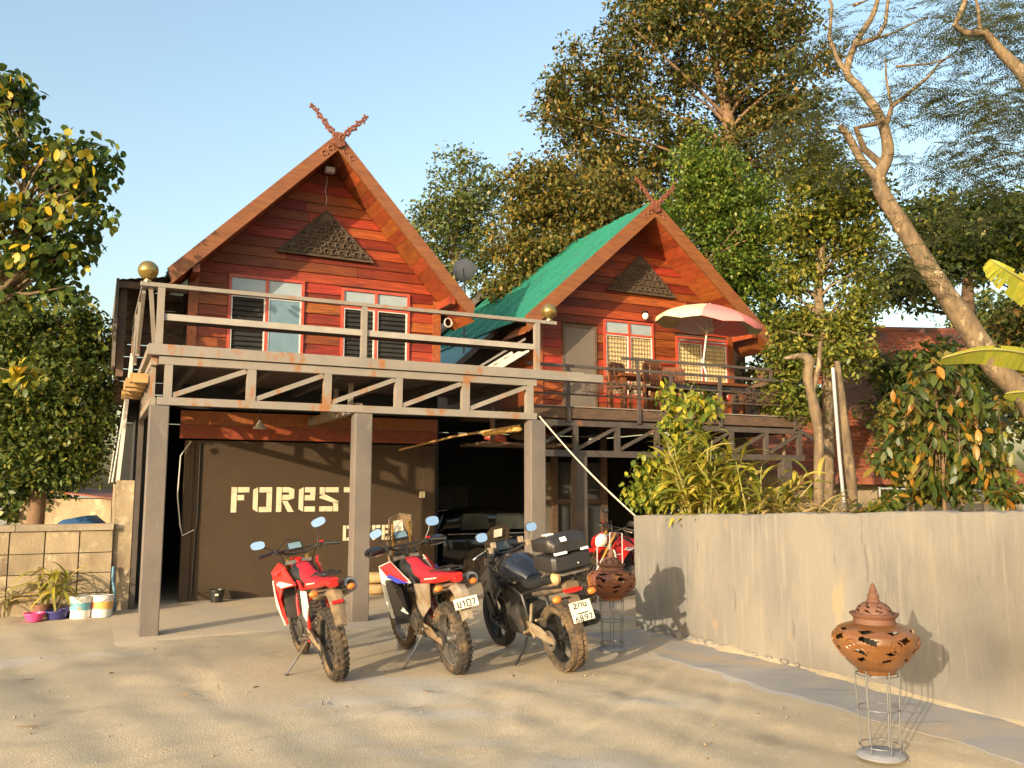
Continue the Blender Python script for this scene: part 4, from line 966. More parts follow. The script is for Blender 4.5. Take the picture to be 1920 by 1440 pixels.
def muffler(bike, a, b, r, m=m_metal):
    a = Vector(a); b = Vector(b); d = (b-a)
    mf = MB(); mf.tube([a, a+d*.08, a+d*.16, b-d*.06, b], [r*.45, r*.85, r, r, r*.8], 16)
    o = mf.build('muffler', m, bike, smooth=40)
    MB().tube([b-d*.01, b+d.normalized()*.012], r*.52, 14).build('muffler_outlet', m_dark, o); MB().lathe([(r*.52, 0), (r*.62, 0), (r*.62, .012), (r*.52, .012)], 14, tuple(b), 'x', True).build('muffler_ring', m_metal, o)
    MB().beam(a+d*.45+Vector((0, -r*.95, 0)), a+d*.85+Vector((0, -r*.95, 0)), .01, r*1.1).build('heat_shield', m_mudblack, o)
def dirt_bike(name, label, loc, rz, lean, style, scale=1.0, plate=None):
    B = thing(name, label, 'motorcycle', loc, None, False, (-lean, 0, rz)); B.scale = (scale,)*3
    rally = style == 'rally'; WB = 1.40
    wheel(B, 'rear_wheel', 0, .322, .125, True, m_black if not rally else m_metal); wheel(B, 'front_wheel', WB, .340, .085, True, m_black if not rally else m_metal)
    fr = MB()
    for y in (-1, 1):
        fr.tube([(1.00, .02*y, .98), (.78, .09*y, .90), (.50, .10*y, .78), (.40, .10*y, .60), (.42, .09*y, .38)], .018, 7)
        fr.tube([(1.02, .02*y, .90), (.90, .08*y, .60), (.80, .10*y, .34), (.42, .10*y, .30)], .016, 7)
        fr.tube([(.50, .09*y, .78), (.15, .085*y, .83), (-.22, .07*y, .90)], .011, 6); fr.tube([(.42, .10*y, .62), (.05, .085*y, .80)], .010, 6)
    fr.tube([(1.04, 0, .84), (.98, 0, 1.02)], .032, 10)
    fr.build('frame', m_black if rally else m_red, B, smooth=50)
    en = MB(); en.loft([(.40, 0, .40, .10, .08), (.48, 0, .42, .15, .13), (.66, 0, .43, .155, .13), (.80, 0, .42, .12, .10)], 14, 3.4)
    en.beam((.66, 0, .50), (.74, 0, .76), .17, .16, (1, 0, 0))
    for k in range(6): en.beam((.672+k*.012, -.10, .55+k*.034), (.672+k*.012, .10, .55+k*.034), .19, .010, (0, 0, 1))
    for y in (.155, -.155): en.lathe([(.085, -.012), (.09, .0), (.07, .016)], 18, (.55, y, .42), 'y')
    en.build('engine', m_engine, B, smooth=40)
    MB().tube([(.76, -.03, .68), (.92, -.06, .60), (.90, -.10, .45), (.70, -.15, .45), (.45, -.15, .60), (.28, -.14, .72)], .020, 9).build('exhaust_pipe', m_metal, B, smooth=60)
    muffler(B, (.30, -.150, .70), (-.26, -.175, .855), .068)
    for y in (-1, 1):
        s_ = MB().loft([(.42, .095*y, .37, .022, .045), (.25, .105*y, .36, .020, .042), (.05, .108*y, .325, .016, .030), (-.06, .108*y, .315, .014, .03)], 10, 4).build('swingarm', m_alum, B, smooth=40)
    MB().plate([(.40, .125, .44), (.16, .130, .42), (.02, .13, .36), (.10, .13, .37), (.36, .125, .405)], (0, .006, 0)).build('chain_guard', m_alum, B)
    ch = MB(); ch.tube([(.46, .118, .40), (0, .118, .375)], .010, 5); ch.tube([(.46, .118, .345), (0, .118, .26)], .010, 5); ch.lathe([(.05, -.004), (.088, -.004), (.088, .004), (.05, .004)], 26, (0, .118, .322), 'y', True)
    ch.build('chain', m_engine, B)
    hx = lambda f: (1.0+(WB-1.0)*f, 1.04+(.34-1.04)*f)
    for y in (-1, 1):
        f_ = MB(); p0, p1, p2 = hx(0), hx(.52), hx(1.0)
        f_.tube([(p0[0]-.01, .10*y, p0[1]), (p1[0], .10*y, p1[1])], .026, 10); f_.build('fork_tube', m_goldfork if not rally else m_black, B, smooth=50)
        MB().tube([(p1[0], .10*y, p1[1]), (p2[0]-.02, .095*y, p2[1]+.04), (p2[0], .085*y, p2[1])], [.021, .026, .022], 9).build('fork_leg', m_metal, B, smooth=50)
    tc_ = MB(); tc_.beam((1.0, -.13, .995), (1.0, .13, .995), .07, .035); tc_.beam((1.06, -.13, .86), (1.06, .13, .86), .07, .035); tc_.build('triple_clamp', m_metal, B)
    # front fender
    ff = MB(); sec = []
    for (x, z, w_) in ((1.02, .80, .06), (1.18, .805, .075), (1.36, .79, .075), (1.54, .735, .062), (1.68, .655, .035)): sec.append((x, 0, z, w_, .014))
    ff.loft(sec, 12, 2.2); ff.build('front_fender', m_red, B, smooth=40)
    # handlebars
    hb = MB(); xo, zo = .955, 1.075
    hb.tube([(xo-.10, .39, zo+.035), (xo-.03, .22, zo+.055), (xo+.02, .09, zo), (xo+.02, -.09, zo), (xo-.03, -.22, zo+.055), (xo-.10, -.39, zo+.035)], .0115, 8)
    hb.tube([(xo-.01, .17, zo+.045), (xo-.01, -.17, zo+.045)], .010, 6)
    H = hb.build('handlebar', m_black, B, smooth=50)
    for y in (-1, 1):
        MB().tube([(xo-.055, .27*y, zo+.049), (xo-.105, .405*y, zo+.034)], .0175, 9).build('grip', m_black, H, smooth=50)
        MB().tube([(xo+.0, .23*y, zo+.04), (xo+.02, .27*y, zo+.03), (xo-.03, .39*y, zo+.015)], .0065, 6).build('lever', m_metal, H, smooth=50)
        MB().box(xo-.065, .215*y-.02, zo+.02, xo-.015, .215*y+.02, zo+.075).build('switchgear', m_black, H, bevel=.006)
        if rally: MB().loft([(xo-.06, .34*y, zo+.03, .10, .03), (xo-.01, .32*y, zo+.03, .12, .055), (xo+.03, .27*y, zo+.02, .07, .03)], 10, 2.4).build('hand_guard', m_blackgloss, H, smooth=50)
    MB().box(xo-.05, -.255, zo+.055, xo-.005, -.215, zo+.085).build('stop_switch', m_redlens, H, bevel=.004)
    if rally:
        mirror_part(B, (xo-.02, .20, zo+.05), (xo-.02, .27, zo+.19), -.3, .075, .046, 1); mirror_part(B, (xo-.02, -.20, zo+.05), (xo-.02, -.28, zo+.21), -.05, .085, .055, -1)
    else:
        mirror_part(B, (xo-.02, .20, zo+.05), (xo-.02, .35, zo+.13), .0, .082, .046, 1); mirror_part(B, (xo-.02, -.20, zo+.05), (xo-.02, -.205, zo+.25), .25, .088, .048, -1)
    ins = MB(); zi = zo+(.09 if rally else .02)
    ins.plate([(xo+.09, -.085, zi), (xo+.09, .085, zi), (xo+.15, .075, zi+.085), (xo+.15, -.075, zi+.085)], (.03, 0, -.012)); I = ins.build('instrument', m_black, B, bevel=.006)
    MB().plate([(xo+.093, -.065, zi+.018), (xo+.093, .065, zi+.018), (xo+.138, .06, zi+.075), (xo+.138, -.06, zi+.075)], (-.006, 0, .003)).build('display', m_glass, I)
    MB().tube([(1.10, .12, .98), (1.12, .16, 1.12), (1.08, .08, 1.22), (1.06, -.06, 1.18), (1.05, -.10, 1.02)], .006, 6).build('brake_hose', m_black, B, smooth=60)
    # headlight mask / fairing
    if rally:
        fa = MB(); fa.loft([(1.06, 0, .96, .08, .08), (1.16, 0, .97, .12, .12), (1.30, 0, .95, .10, .11), (1.38, 0, .92, .05, .06)], 14, 2.6); F_ = fa.build('fairing', m_mudblack, B, smooth=40)
        ws = MB(); ws.add([(1.14, -.14, 1.10), (1.22, 0, 1.12), (1.14, .14, 1.10), (1.00, -.115, 1.40), (1.06, 0, 1.43), (1.00, .115, 1.40)], [(0, 1, 4, 3), (1, 2, 5, 4)]); W_ = ws.build('windscreen', m_clear, B)
        MB().tube([(1.13, -.142, 1.09), (.995, -.118, 1.40), (1.055, 0, 1.435), (.995, .118, 1.40), (1.13, .142, 1.09)], .006, 5).build('screen_rim', m_mudblack, W_)
        MB().box(1.085, -.045, 1.25, 1.095, .05, 1.36).build('sticker', m_plate, W_)
        for y in (-1, 1): MB().tube([(1.10, .10*y, 1.0), (1.06, .09*y, 1.15), (1.02, .085*y, 1.34)], .011, 6).build('screen_stay', m_goldfork, W_)
    else:
        fa = MB(); fa.loft([(1.12, 0, .93, .07, .08), (1.18, 0, .92, .085, .10), (1.24, 0, .90, .06, .07)], 12, 2.8); F_ = fa.build('headlight_mask', m_whitep if style == 'race' else m_red, B, smooth=40)
        MB().ell((1.245, 0, .93), .02, .05, .055).build('headlight', m_reflect, F_, smooth=60)
    # tank, seat, shrouds, tail
    MB().loft([(.56, 0, .83, .07, .06), (.66, 0, .87, .115, .085), (.82, 0, .90, .13, .10), (.95, 0, .91, .10, .085), (1.0, 0, .92, .06, .06)], 16, 2.4).build('tank', m_black, B, smooth=40)
    st__ = MB().loft([(-.16, 0, .905, .085, .028), (.02, 0, .885, .10, .040), (.22, 0, .872, .105, .046), (.42, 0, .868, .095, .05), (.60, 0, .89, .08, .05), (.78, 0, .955, .075, .035), (.86, 0, .985, .06, .018)], 16, 3.0).build('seat', m_seat, B, smooth=40)
    for y in (-1, 1):
        w1, w2 = .150*y, .235*y
        if rally:
            sp2 = MB().plate([(.52, .135*y, .80), (.98, w1*1.15, .98), (1.16, w2, .93), (1.20, w2*.95, .80), (1.10, w2, .60), (1.00, w2*.95, .42), (.94, .2*y, .42), (.98, w2, .66), (1.02, w2, .80), (.86, w2, .82)], (0, .012*y, 0)).build('shroud', m_whitep, B)
            MB().plate([(.55, .150*y, .81), (.96, w1*1.2, .975), (1.10, w2*1.06, .93), (.88, w2*1.06, .86)], (0, .014*y, 0)).build('shroud_stripe', m_red, sp2)
            MB().plate([(.55, .155*y, .80), (.84, w2*1.055, .875), (.88, w2*1.06, .845), (.70, .20*y, .79)], (0, .014*y, 0)).build('shroud_stripe', m_blue, sp2)
            MB().plate([(.98, w2*1.02, .66), (1.02, w2*1.02, .80), (.86, w2*1.02, .82), (.68, .19*y, .74), (.58, .16*y, .42), (.92, .21*y, .36)], (0, .006*y, 0)).build('side_fairing', m_blackgloss, sp2)
            MB().plate([(.62, .178*y, .50), (.76, .195*y, .52), (.70, .19*y, .56)], (0, .012*y, 0)).build('fairing_flash', m_whitep, sp2)
        else:
            sp2 = MB().plate([(.56, .135*y, .82), (.96, w1*1.1, 1.00), (1.13, w2, .92), (1.16, w2*.98, .82), (1.06, w2*1.02, .60), (.97, .20*y, .40), (.90, .19*y, .42), (.92, w2*.98, .66), (.80, w2*.9, .78)], (0, .012*y, 0)).build('shroud', m_red, B)
            MB().plate([(.60, .150*y, .825), (.86, .225*y, .845), (.93, .240*y, .815), (.80, .222*y, .79)], (0, .014*y, 0)).build('shroud_sticker', m_whitep, sp2)
            MB().plate([(1.15, w2*1.0, .83), (1.06, w2*1.04, .60), (.97, .205*y, .40), (.955, .205*y, .40), (1.04, w2*1.06, .60), (1.125, w2*1.03, .81)], (0, .014*y, 0)).build('shroud_edge', m_whitep, sp2)
            MB().plate([(1.14, w2, .90), (.98, w1*1.2, 1.005), (.86, .14*y, .955), (1.06, w2*.99, .875)], (0, .02*y, .01)).build('shroud_top', m_red, sp2)
        MB().beam((.92, .14*y, .48), (.98, .14*y, .80), .12, .05, (1, 0, 0)).build('radiator', m_engine, B)
        if rally: sp3 = MB().plate([(.44, .13*y, .80), (.05, .12*y, .84), (.10, .125*y, .62), (.30, .13*y, .50), (.42, .135*y, .58)], (0, .012*y, 0)).build('side_panel', m_mudblack if y < 0 else m_alum, B)
        else: sp3 = MB().plate([(.42, .125*y, .78), (.20, .125*y, .80), (.16, .13*y, .66), (.26, .135*y, .52), (.38, .135*y, .56)], (0, .012*y, 0)).build('side_panel', m_whitep, B)
    MB().loft([(.34, 0, .83, .11, .035), (.10, 0, .85, .115, .040), (-.12, 0, .885, .10, .038), (-.28, 0, .915, .07, .030), (-.36, 0, .93, .045, .018)], 14, 3).build('tail_cowl', m_red, B, smooth=40)
    MB().loft([(-.30, 0, .895, .055, .030), (-.355, 0, .895, .050, .034), (-.375, 0, .895, .035, .022)], 12, 2.6).build('tail_light', m_redlens, B, smooth=40)
    rk = MB()
    for y in (-1, 1): rk.tube([(.10, .085*y, .935), (-.05, .09*y, .965), (-.30, .085*y, .985), (-.33, .05*y, .985)], .008, 6)
    for x in (-.05, -.18, -.33): rk.tube([(x, -.09, .975), (x, .09, .975)], .008, 6)
    rk.build('luggage_rack', m_black, B, smooth=50)
    MB().loft([(.26, 0, .74, .09, .06), (.10, 0, .76, .09, .05), (-.10, 0, .80, .085, .03)], 12).build('airbox', m_mudblack, B, smooth=40)
    rf = MB(); pf = [(.05, .80, .075), (-.15, .83, .075), (-.30, .84, .07), (-.37, .80, .068), (-.42, .70, .062), (-.455, .56, .050)]
    vs = []
    for x, z, w_ in pf: vs += [(x, -w_, z-.01), (x, 0, z+.008), (x, w_, z-.01)]
    rf.add(vs+[(x+.008, y, z-.012) for x, y, z in vs], [(i*3+j, i*3+j+1, i*3+j+4, i*3+j+3) for i in range(5) for j in range(2)]+[(18+i*3+j+3, 18+i*3+j+4, 18+i*3+j+1, 18+i*3+j) for i in range(5) for j in range(2)]+[(3*i, 3*i+3, 18+3*i+3, 18+3*i) for i in range(5)]+[(3*i+2, 18+3*i+2, 18+3*i+5, 3*i+5) for i in range(5)]+[(15, 16, 34, 33), (16, 17, 35, 34)])
    RF = rf.build('rear_fender', m_mudblack if not rally else m_alum, B)
    if not plate: MB().box(-.425, -.05, .735, -.405, .05, .765).build('reflector', m_redlens, RF, bevel=.006)
    else: MB().box(-.44, -.03, .68, -.40, .03, .71).build('plate_bracket', m_black, RF)
    for y in (-1, 1):
        t_ = MB().tube([(-.27, .05*y, .83), (-.28, .13*y, .835)], .008, 6).build('indicator', m_black, B)
        MB().ell((-.285, .165*y, .835), .030, .042, .026, 12, 8).build('indicator_lens', m_orange, t_, smooth=60)
    if plate:
        P_ = MB().plate([(-.475, -.11, .655), (-.475, .11, .655), (-.445, .11, .74), (-.445, -.11, .74)], (-.006, 0, .002)).build('number_plate', m_plate, B)
        tx = MB(); strokes(tx, plate, (-.4765, .085, .667), (0, -1, 0), (.32, 0, .94), .032, .055, .008, (-.004, 0, .001)); tx.build('plate_characters', m_ink, P_)
    sk_ = MB().tube([(.36, 0, .42), (.46, 0, .72)], .018, 8); S_ = sk_.build('shock_absorber', m_metal, B, smooth=50)
    MB().tube([(.37+.08*i/60+.038*math.cos(i*.63), .038*math.sin(i*.63), .46+.22*i/60) for i in range(60)], .006, 5).build('shock_spring', m_redlens if rally else m_white, S_)
    for y in (-1, 1):
        MB().plate([(.20, .1165*y, .855), (-.10, .1065*y, .895), (-.12, .103*y, .905), (.18, .1165*y, .870)], (0, .004*y, 0)).build('tail_decal', m_whitep, B)
        MB().tube([(.95, .10*y, 1.06), (1.04, .15*y, .98), (1.02, .13*y, .84), (.86, .11*y, .72)], .005, 5).build('control_cable', m_black, B)
    MB().box(-.03, -.10, .40, .05, -.07, .46).build('brake_caliper', m_engine, B, bevel=.006); MB().box(1.36, -.10, .43, 1.43, -.06, .50).build('brake_caliper', m_engine, B, bevel=.006)
    MB().tube([(1.40, -.10, .48), (1.28, -.14, .70), (1.10, -.15, .96), (.95, -.19, 1.11)], .005, 5).build('brake_line', m_black, B)
    pg = MB()
    for y in (-1, 1): pg.tube([(.46, .11*y, .33), (.45, .20*y, .34)], .013, 6); pg.tube([(.25, .11*y, .40), (.20, .20*y, .42)], .011, 6)
    pg.build('foot_pegs', m_metal, B)
    zf = .36*math.tan(lean)
    ss = MB().tube([(.50, .12, .29), (.47, .19, .22), (.40, .36, zf+.012)], [.014, .012, .010], 7); ss.ell((.40, .365, zf+.008), .035, .022, .006, 10, 4); ss.build('side_stand', m_metal, B, smooth=50)
    return B

def tour_bike(name, label, loc, rz, lean, scale=1.0):
    B = thing(name, label, 'motorcycle', loc, None, False, (-lean, 0, rz)); B.scale = (scale,)*3
    WB = 1.42
    wheel(B, 'rear_wheel', 0, .318, .165, False, m_black, spokes=False); wheel(B, 'front_wheel', WB, .315, .12, False, m_black, spokes=False, tyre_m=M('front_rubber', (.02, .02, .02), (.035, .03, .028), 8, .8))
    tr = MB()      # tread blocks of the rear tyre
    for k in range(40):
        a = 2*math.pi*k/40
        for yy in (-.34, 0, .34):
            a2 = a+(.08 if yy else 0); d = Vector((math.cos(a2), 0, math.sin(a2))); tt = Vector((-d.z, 0, d.x)); P = Vector((0, yy*.165, .318))+d*(.308-(.012 if yy else 0))
            tr.beam(P-tt*.019, P+tt*.019, .045, .022, d)
    tr.build('tyre_tread', m_rubber, B)
    fr = MB()
    for y in (-1, 1):
        fr.tube([(1.0, .03*y, .96), (.80, .14*y, .80), (.48, .13*y, .68), (.42, .12*y, .40)], .022, 7); fr.tube([(.48, .12*y, .70), (.1, .12*y, .78), (-.28, .09*y, .84)], .016, 6)
    fr.build('frame', m_black, B, smooth=50)
    en = MB(); en.loft([(.40, 0, .40, .13, .11), (.50, 0, .42, .19, .16), (.74, 0, .43, .20, .16), (.88, 0, .42, .15, .12)], 14, 3.4); en.beam((.76, 0, .5), (.86, 0, .72), .30, .18, (1, 0, 0)); en.build('engine', m_engine, B, smooth=40)
    for y in (-1, 1): MB().loft([(.44, .13*y, .38, .026, .055), (.22, .135*y, .36, .024, .05), (0, .135*y, .318, .02, .035), (-.07, .135*y, .315, .018, .03)], 10, 4).build('swingarm', m_alum, B, smooth=40)
    MB().plate([(.42, .160, .46), (.12, .163, .43), (.0, .163, .38), (.1, .163, .375), (.38, .16, .41)], (0, .008, 0)).build('chain_guard', m_alum, B)
    MB().lathe([(.06, -.004), (.095, -.004), (.095, .004), (.06, .004)], 26, (0, .145, .318), 'y', True).build('sprocket', m_metal, B)
    MB().tube([(.84, -.05, .62), (.98, -.08, .5), (.85, -.12, .30), (.45, -.14, .26), (.2, -.17, .33)], .024, 9).build('exhaust_pipe', m_metal, B, smooth=60)
    muffler(B, (.24, -.20, .35), (-.30, -.215, .50), .066, m_black)
    for y in (-1, 1):
        MB().tube([(1.0, .10*y, 1.0), (1.22, .10*y, .64)], .026, 10).build('fork_tube', m_metal, B, smooth=50); MB().tube([(1.22, .10*y, .64), (1.40, .095*y, .34), (1.42, .085*y, .315)], [.030, .03, .024], 10).build('fork_leg', m_black, B, smooth=50)
    MB().loft([(1.10, 0, .52, .05, .02), (1.22, 0, .63, .075, .03), (1.40, 0, .66, .08, .025), (1.58, 0, .62, .07, .02), (1.68, 0, .55, .04, .012)], 12, 2.4).build('front_fender', m_blackgloss, B, smooth=40)
    MB().loft([(.42, 0, .82, .09, .06), (.52, 0, .87, .15, .11), (.66, 0, .92, .19, .14), (.82, 0, .93, .20, .15), (.96, 0, .92, .17, .12), (1.04, 0, .93, .09, .07)], 20, 2.3).build('tank', m_navy, B, smooth=40)
    for y in (-1, 1):
        sh_ = MB().plate([(.60, .18*y, .82), (.92, .24*y, .96), (1.20, .20*y, .95), (1.24, .22*y, .80), (1.10, .245*y, .62), (1.02, .23*y, .45), (.92, .22*y, .44), (.90, .24*y, .64), (.70, .21*y, .72)], (0, .014*y, 0)).build('side_fairing', m_blackgloss, B)
        for k in range(4): MB().beam((.72+.10*k, .248*y, .74+.03*k), (.86+.09*k, .252*y, .62+.04*k), .008, .012, (0, 1, 0)).build('fairing_vent', m_metal, sh_)
        MB().tube([(.95, .17*y, .80), (1.05, .28*y, .66), (.98, .27*y, .40), (.80, .2*y, .30)], .013, 7).build('crash_bar', m_black, B, smooth=50)
    MB().loft([(.46, 0, .80, .13, .05), (.30, 0, .80, .16, .05), (.12, 0, .83, .14, .05), (-.06, 0, .88, .12, .045), (-.22, 0, .90, .10, .03)], 16, 3).build('seat', m_black, B, smooth=40)
    MB().loft([(.26, 0, .73, .13, .05), (.05, 0, .77, .13, .06), (-.20, 0, .82, .10, .055), (-.34, 0, .84, .07, .035)], 14, 2.8).build('tail_cowl', m_mudblack, B, smooth=40)
    MB().loft([(-.30, 0, .80, .09, .02), (-.37, 0, .80, .085, .022), (-.385, 0, .80, .07, .014)], 12).build('tail_light', m_redlens, B, smooth=40)
    hg = MB().plate([(-.22, -.06, .80), (-.22, .06, .80), (-.43, .045, .58), (-.43, -.045, .58)], (-.01, 0, .02)).build('plate_hanger', m_mudblack, B)
    for y in (-1, 1):
        t_ = MB().tube([(-.33, .05*y, .74), (-.34, .15*y, .745)], .010, 6).build('indicator', m_black, B); MB().ell((-.345, .185*y, .748), .034, .046, .032, 12, 8).build('indicator_lens', m_orange, t_, smooth=60)
    P_ = MB().plate([(-.46, -.11, .53), (-.46, .11, .53), (-.405, .11, .70), (-.405, -.11, .70)], (-.006, 0, .002)).build('number_plate', m_plate, B, bevel=.002)
    tx = MB(); uz = (.31, 0, .95)
    strokes(tx, '2kb', (-.4268, .075, .648), (0, -1, 0), uz, .036, .042, .009, (-.004, 0, .001)); strokes(tx, '6897', (-.4605, .088, .538), (0, -1, 0), uz, .034, .044, .009, (-.004, 0, .001))
    for i in range(6): tx.beam((-.4465, .05-i*.018, .598), (-.4465, .038-i*.018, .604), .012, .001, (-1, 0, .3))
    tx.build('plate_characters', m_ink, P_)
    # handlebar group
    xo, zo = .93, 1.09; hb = MB().tube([(xo-.13, .39, zo), (xo-.05, .24, zo+.04), (xo+.02, .08, zo-.03), (xo+.02, -.08, zo-.03), (xo-.05, -.24, zo+.04), (xo-.13, -.39, zo)], .012, 8); H = hb.build('handlebar', m_black, B, smooth=50)
    for y in (-1, 1):
        MB().tube([(xo-.075, .29*y, zo+.022), (xo-.135, .41*y, zo-.004)], .019, 9).build('grip', m_black, H, smooth=50); MB().tube([(xo-.02, .25*y, zo+.03), (xo-.0, .30*y, zo+.01), (xo-.05, .42*y, zo-.02)], .008, 6).build('lever', m_reflect, H, smooth=50)
        MB().box(xo-.08, .22*y-.025, zo+.0, xo-.02, .22*y+.025, zo+.06).build('switchgear', m_alum, H, bevel=.006); MB().box(xo-.03, .16*y-.025, zo+.04, xo+.02, .16*y+.025, zo+.10).build('reservoir', m_alum, H, bevel=.006)
        mirror_part(B, (xo-.02, .23*y, zo+.05), (xo-.03, .26*y, zo+.16), 0, .075, .052, y)
    fa = MB().loft([(1.02, 0, .98, .14, .10), (1.16, 0, 1.0, .17, .14), (1.30, 0, .97, .14, .12), (1.40, 0, .93, .06, .06)], 14, 2.8).build('front_fairing', m_blackgloss, B, smooth=40)
    ws = MB().plate([(1.20, -.13, 1.06), (1.16, -.15, 1.16), (1.10, -.135, 1.27), (1.06, -.08, 1.33), (1.06, .08, 1.33), (1.10, .135, 1.27), (1.16, .15, 1.16), (1.20, .13, 1.06)], (.005, 0, .001)).build('windscreen', m_smoke, B)
    MB().plate([(1.105, -.035, 1.21), (1.105, .06, 1.21), (1.065, .06, 1.295), (1.065, -.035, 1.295)], (-.004, 0, 0)).build('sticker', m_plate, ws)
    ins = MB().plate([(1.02, -.10, 1.06), (1.02, .10, 1.06), (1.09, .09, 1.17), (1.09, -.09, 1.17)], (.03, 0, -.01)).build('instrument', m_black, B, bevel=.006); MB().plate([(1.02, -.07, 1.08), (1.02, .07, 1.08), (1.07, .065, 1.155), (1.07, -.065, 1.155)], (-.006, 0, .003)).build('display', m_glassd, ins)
    # top case on a rack
    rk = MB()
    for y in (-1, 1): rk.tube([(.05, .10*y, .90), (-.12, .12*y, .955), (-.42, .11*y, .965)], .010, 6)
    rk.box(-.44, -.14, .960, .02, .14, .975); rk.build('luggage_rack', m_metal, B)
    cx, cz = -.20, 1.125
    lo = MB(); hi = MB()
    def ring(x, hw, z0, z1): return (x, 0, (z0+z1)/2, hw, (z1-z0)/2)
    lo.loft([(cx+.185, 0, .98+.075, .155, .055), (cx+.17, 0, .98+.075, .205, .072), (cx-.05, 0, .98+.08, .213, .082), (cx-.185, 0, .98+.08, .205, .078), (cx-.215, 0, .98+.085, .172, .06)], 24, 7)
    TC = lo.build('top_case', m_case, B, smooth=30)
    hi.loft([(cx+.185, 0, 1.205, .155, .045), (cx+.165, 0, 1.215, .20, .062), (cx-.03, 0, 1.235, .21, .082), (cx-.16, 0, 1.23, .205, .074), (cx-.215, 0, 1.20, .168, .042)], 24, 5); hi.build('case_lid', m_case, TC, smooth=30)
    MB().box(cx-.232, .05, 1.145, cx-.20, .175, 1.168).build('reflector_strip', m_reflect, TC, bevel=.004); MB().box(cx-.232, -.175, 1.145, cx-.20, -.10, 1.168).build('reflector_strip', m_reflect, TC, bevel=.004)
    MB().box(cx-.06, .07, 1.309, cx+.02, .15, 1.322).build('sticker', m_reflect, TC); MB().plate([(cx-.218, .03, 1.255), (cx-.218, .09, 1.255), (cx-.19, .09, 1.29), (cx-.19, .03, 1.29)], (-.006, 0, .004)).build('sticker', m_reflect, TC)
    MB().ell((cx-.225, -.05, 1.04), .01, .012, .012).build('lock', m_metal, TC)
    MB().ell((-.30, .14, .93), .05, .05, .06, 8, 6).build('rag', m_sack, B)
    pg = MB()
    for y in (-1, 1):
        pg.tube([(.38, .12*y, .36), (.36, .23*y, .36)], .014, 6); pg.tube([(.10, .13*y, .50), (.06, .23*y, .52)], .013, 6); pg.tube([(.30, .13*y, .62), (.38, .145*y, .38), (.30, .15*y, .30)], .016, 6)
    pg.build('foot_pegs', m_alum, B)
    zf = .34*math.tan(lean); MB().tube([(.50, .14, .27), (.44, .22, .18), (.40, .35, zf+.012)], .013, 7).build('side_stand', m_black, B, smooth=50)
    return B
RZ = FA+R(90)
dirt_bike('trail_motorcycle', 'red trail motorcycle with plain red shrouds, parked by the middle column', G(1.40, -3.25, .004), RZ, R(9.5), 'plain', 1.0)
dirt_bike('rally_motorcycle', 'mud-caked rally motorcycle with white, red and blue fairing and windscreen', G(2.47, -3.46, .004), RZ, R(9.5), 'rally', 1.02, 'b107')
tour_bike('touring_motorcycle', 'black touring motorcycle with a big top case and white number plate', G(3.46, -3.80, .004), RZ, R(10.0), 1.0)
dirt_bike('small_red_motorcycle', 'red trail motorcycle with a white headlight mask, half hidden behind the rusty lantern', G(7.38, .38, .018), FA+R(190), R(7), 'race', 1.0)
m_wire2 = M('pale_rack_paint', (.34, .35, .36), None, rough=.4)
# a folded metal rack beside it
rk = thing('metal_rack', 'thin white metal tube rack standing at the wall end', 'rack', (5.75, -1.25, 0))
for s in (5.42, 5.62): MB().tube([(s, -1.45, .0), (s, -1.45, 1.12 if s > 5.5 else .95), (s, -1.15, 1.12 if s > 5.5 else .95), (s, -1.15, 0)], .008, 7).build('tube_frame', m_wire2, rk)
for z in (.25, .85): MB().tube([(5.42, -1.45, z), (5.62, -1.45, z)], .006, 6).build('cross_tube', m_wire2, rk)

# ================================================================== the car in the garage (x forward)
C = thing('parked_car', 'black hatchback parked in the dark garage', 'car', G(5.05, 4.35, .018), grid=False, rot=(0, 0, FA))
body = MB().loft([(0, 0, .62, .62, .16), (.05, 0, .62, .74, .26), (.30, 0, .60, .80, .30), (1.0, 0, .59, .82, .31), (2.2, 0, .58, .82, .30), (3.0, 0, .56, .80, .27), (3.6, 0, .52, .74, .22), (3.78, 0, .48, .60, .15)], 22, 5)
body.build('body', m_blackgloss, C, smooth=35)
cab = MB().loft([(.02, 0, .90, .60, .03), (.16, 0, 1.03, .62, .15), (.45, 0, 1.08, .64, .21), (1.0, 0, 1.11, .65, .24), (1.55, 0, 1.09, .64, .22), (2.15, 0, .98, .62, .10), (2.5, 0, .88, .60, .02)], 20, 4).build('cabin', m_blackgloss, C, smooth=35)
for y in (-1, 1):
    for a, b in ((.42, 1.05), (1.10, 1.85)): MB().plate([(a, -.655, .93), (b, -.655, .93), (b-.12, -.645, 1.22), (a+.06, -.645, 1.22)], (0, -.008, 0)).build('side_window', m_glassd, cab) if y < 0 else None
    MB().lathe([(.16, -.09), (.30, -.10), (.31, 0), (.30, .1), (.16, .09)], 26, (.72, .74*y, .31), 'y').build('wheel', m_rubber, C, smooth=40); MB().lathe([(.16, -.09), (.30, -.10), (.31, 0), (.30, .1), (.16, .09)], 26, (3.05, .74*y, .31), 'y').build('wheel', m_rubber, C, smooth=40)
MB().loft([(-.08, 0, 1.255, .50, .012), (.06, 0, 1.285, .58, .02), (.26, 0, 1.30, .60, .018)], 12, 4).build('roof_spoiler', m_blackgloss, C, smooth=40)
MB().plate([(.03, -.52, .95), (.03, .52, .95), (.14, .48, 1.19), (.14, -.48, 1.19)], (-.01, 0, .004)).build('rear_window', m_glass, cab)
for y in (-1, 1): MB().ell((.015, .62*y, .78), .03, .10, .07).build('tail_light', m_redlens, C, smooth=60)
MB().box(.1, -.835, .855, 2.6, -.825, .872).build('trim_strip', m_metal, C); MB().box(1.2, -.85, .78, 1.38, -.83, .80).build('door_handle', m_metal, C)
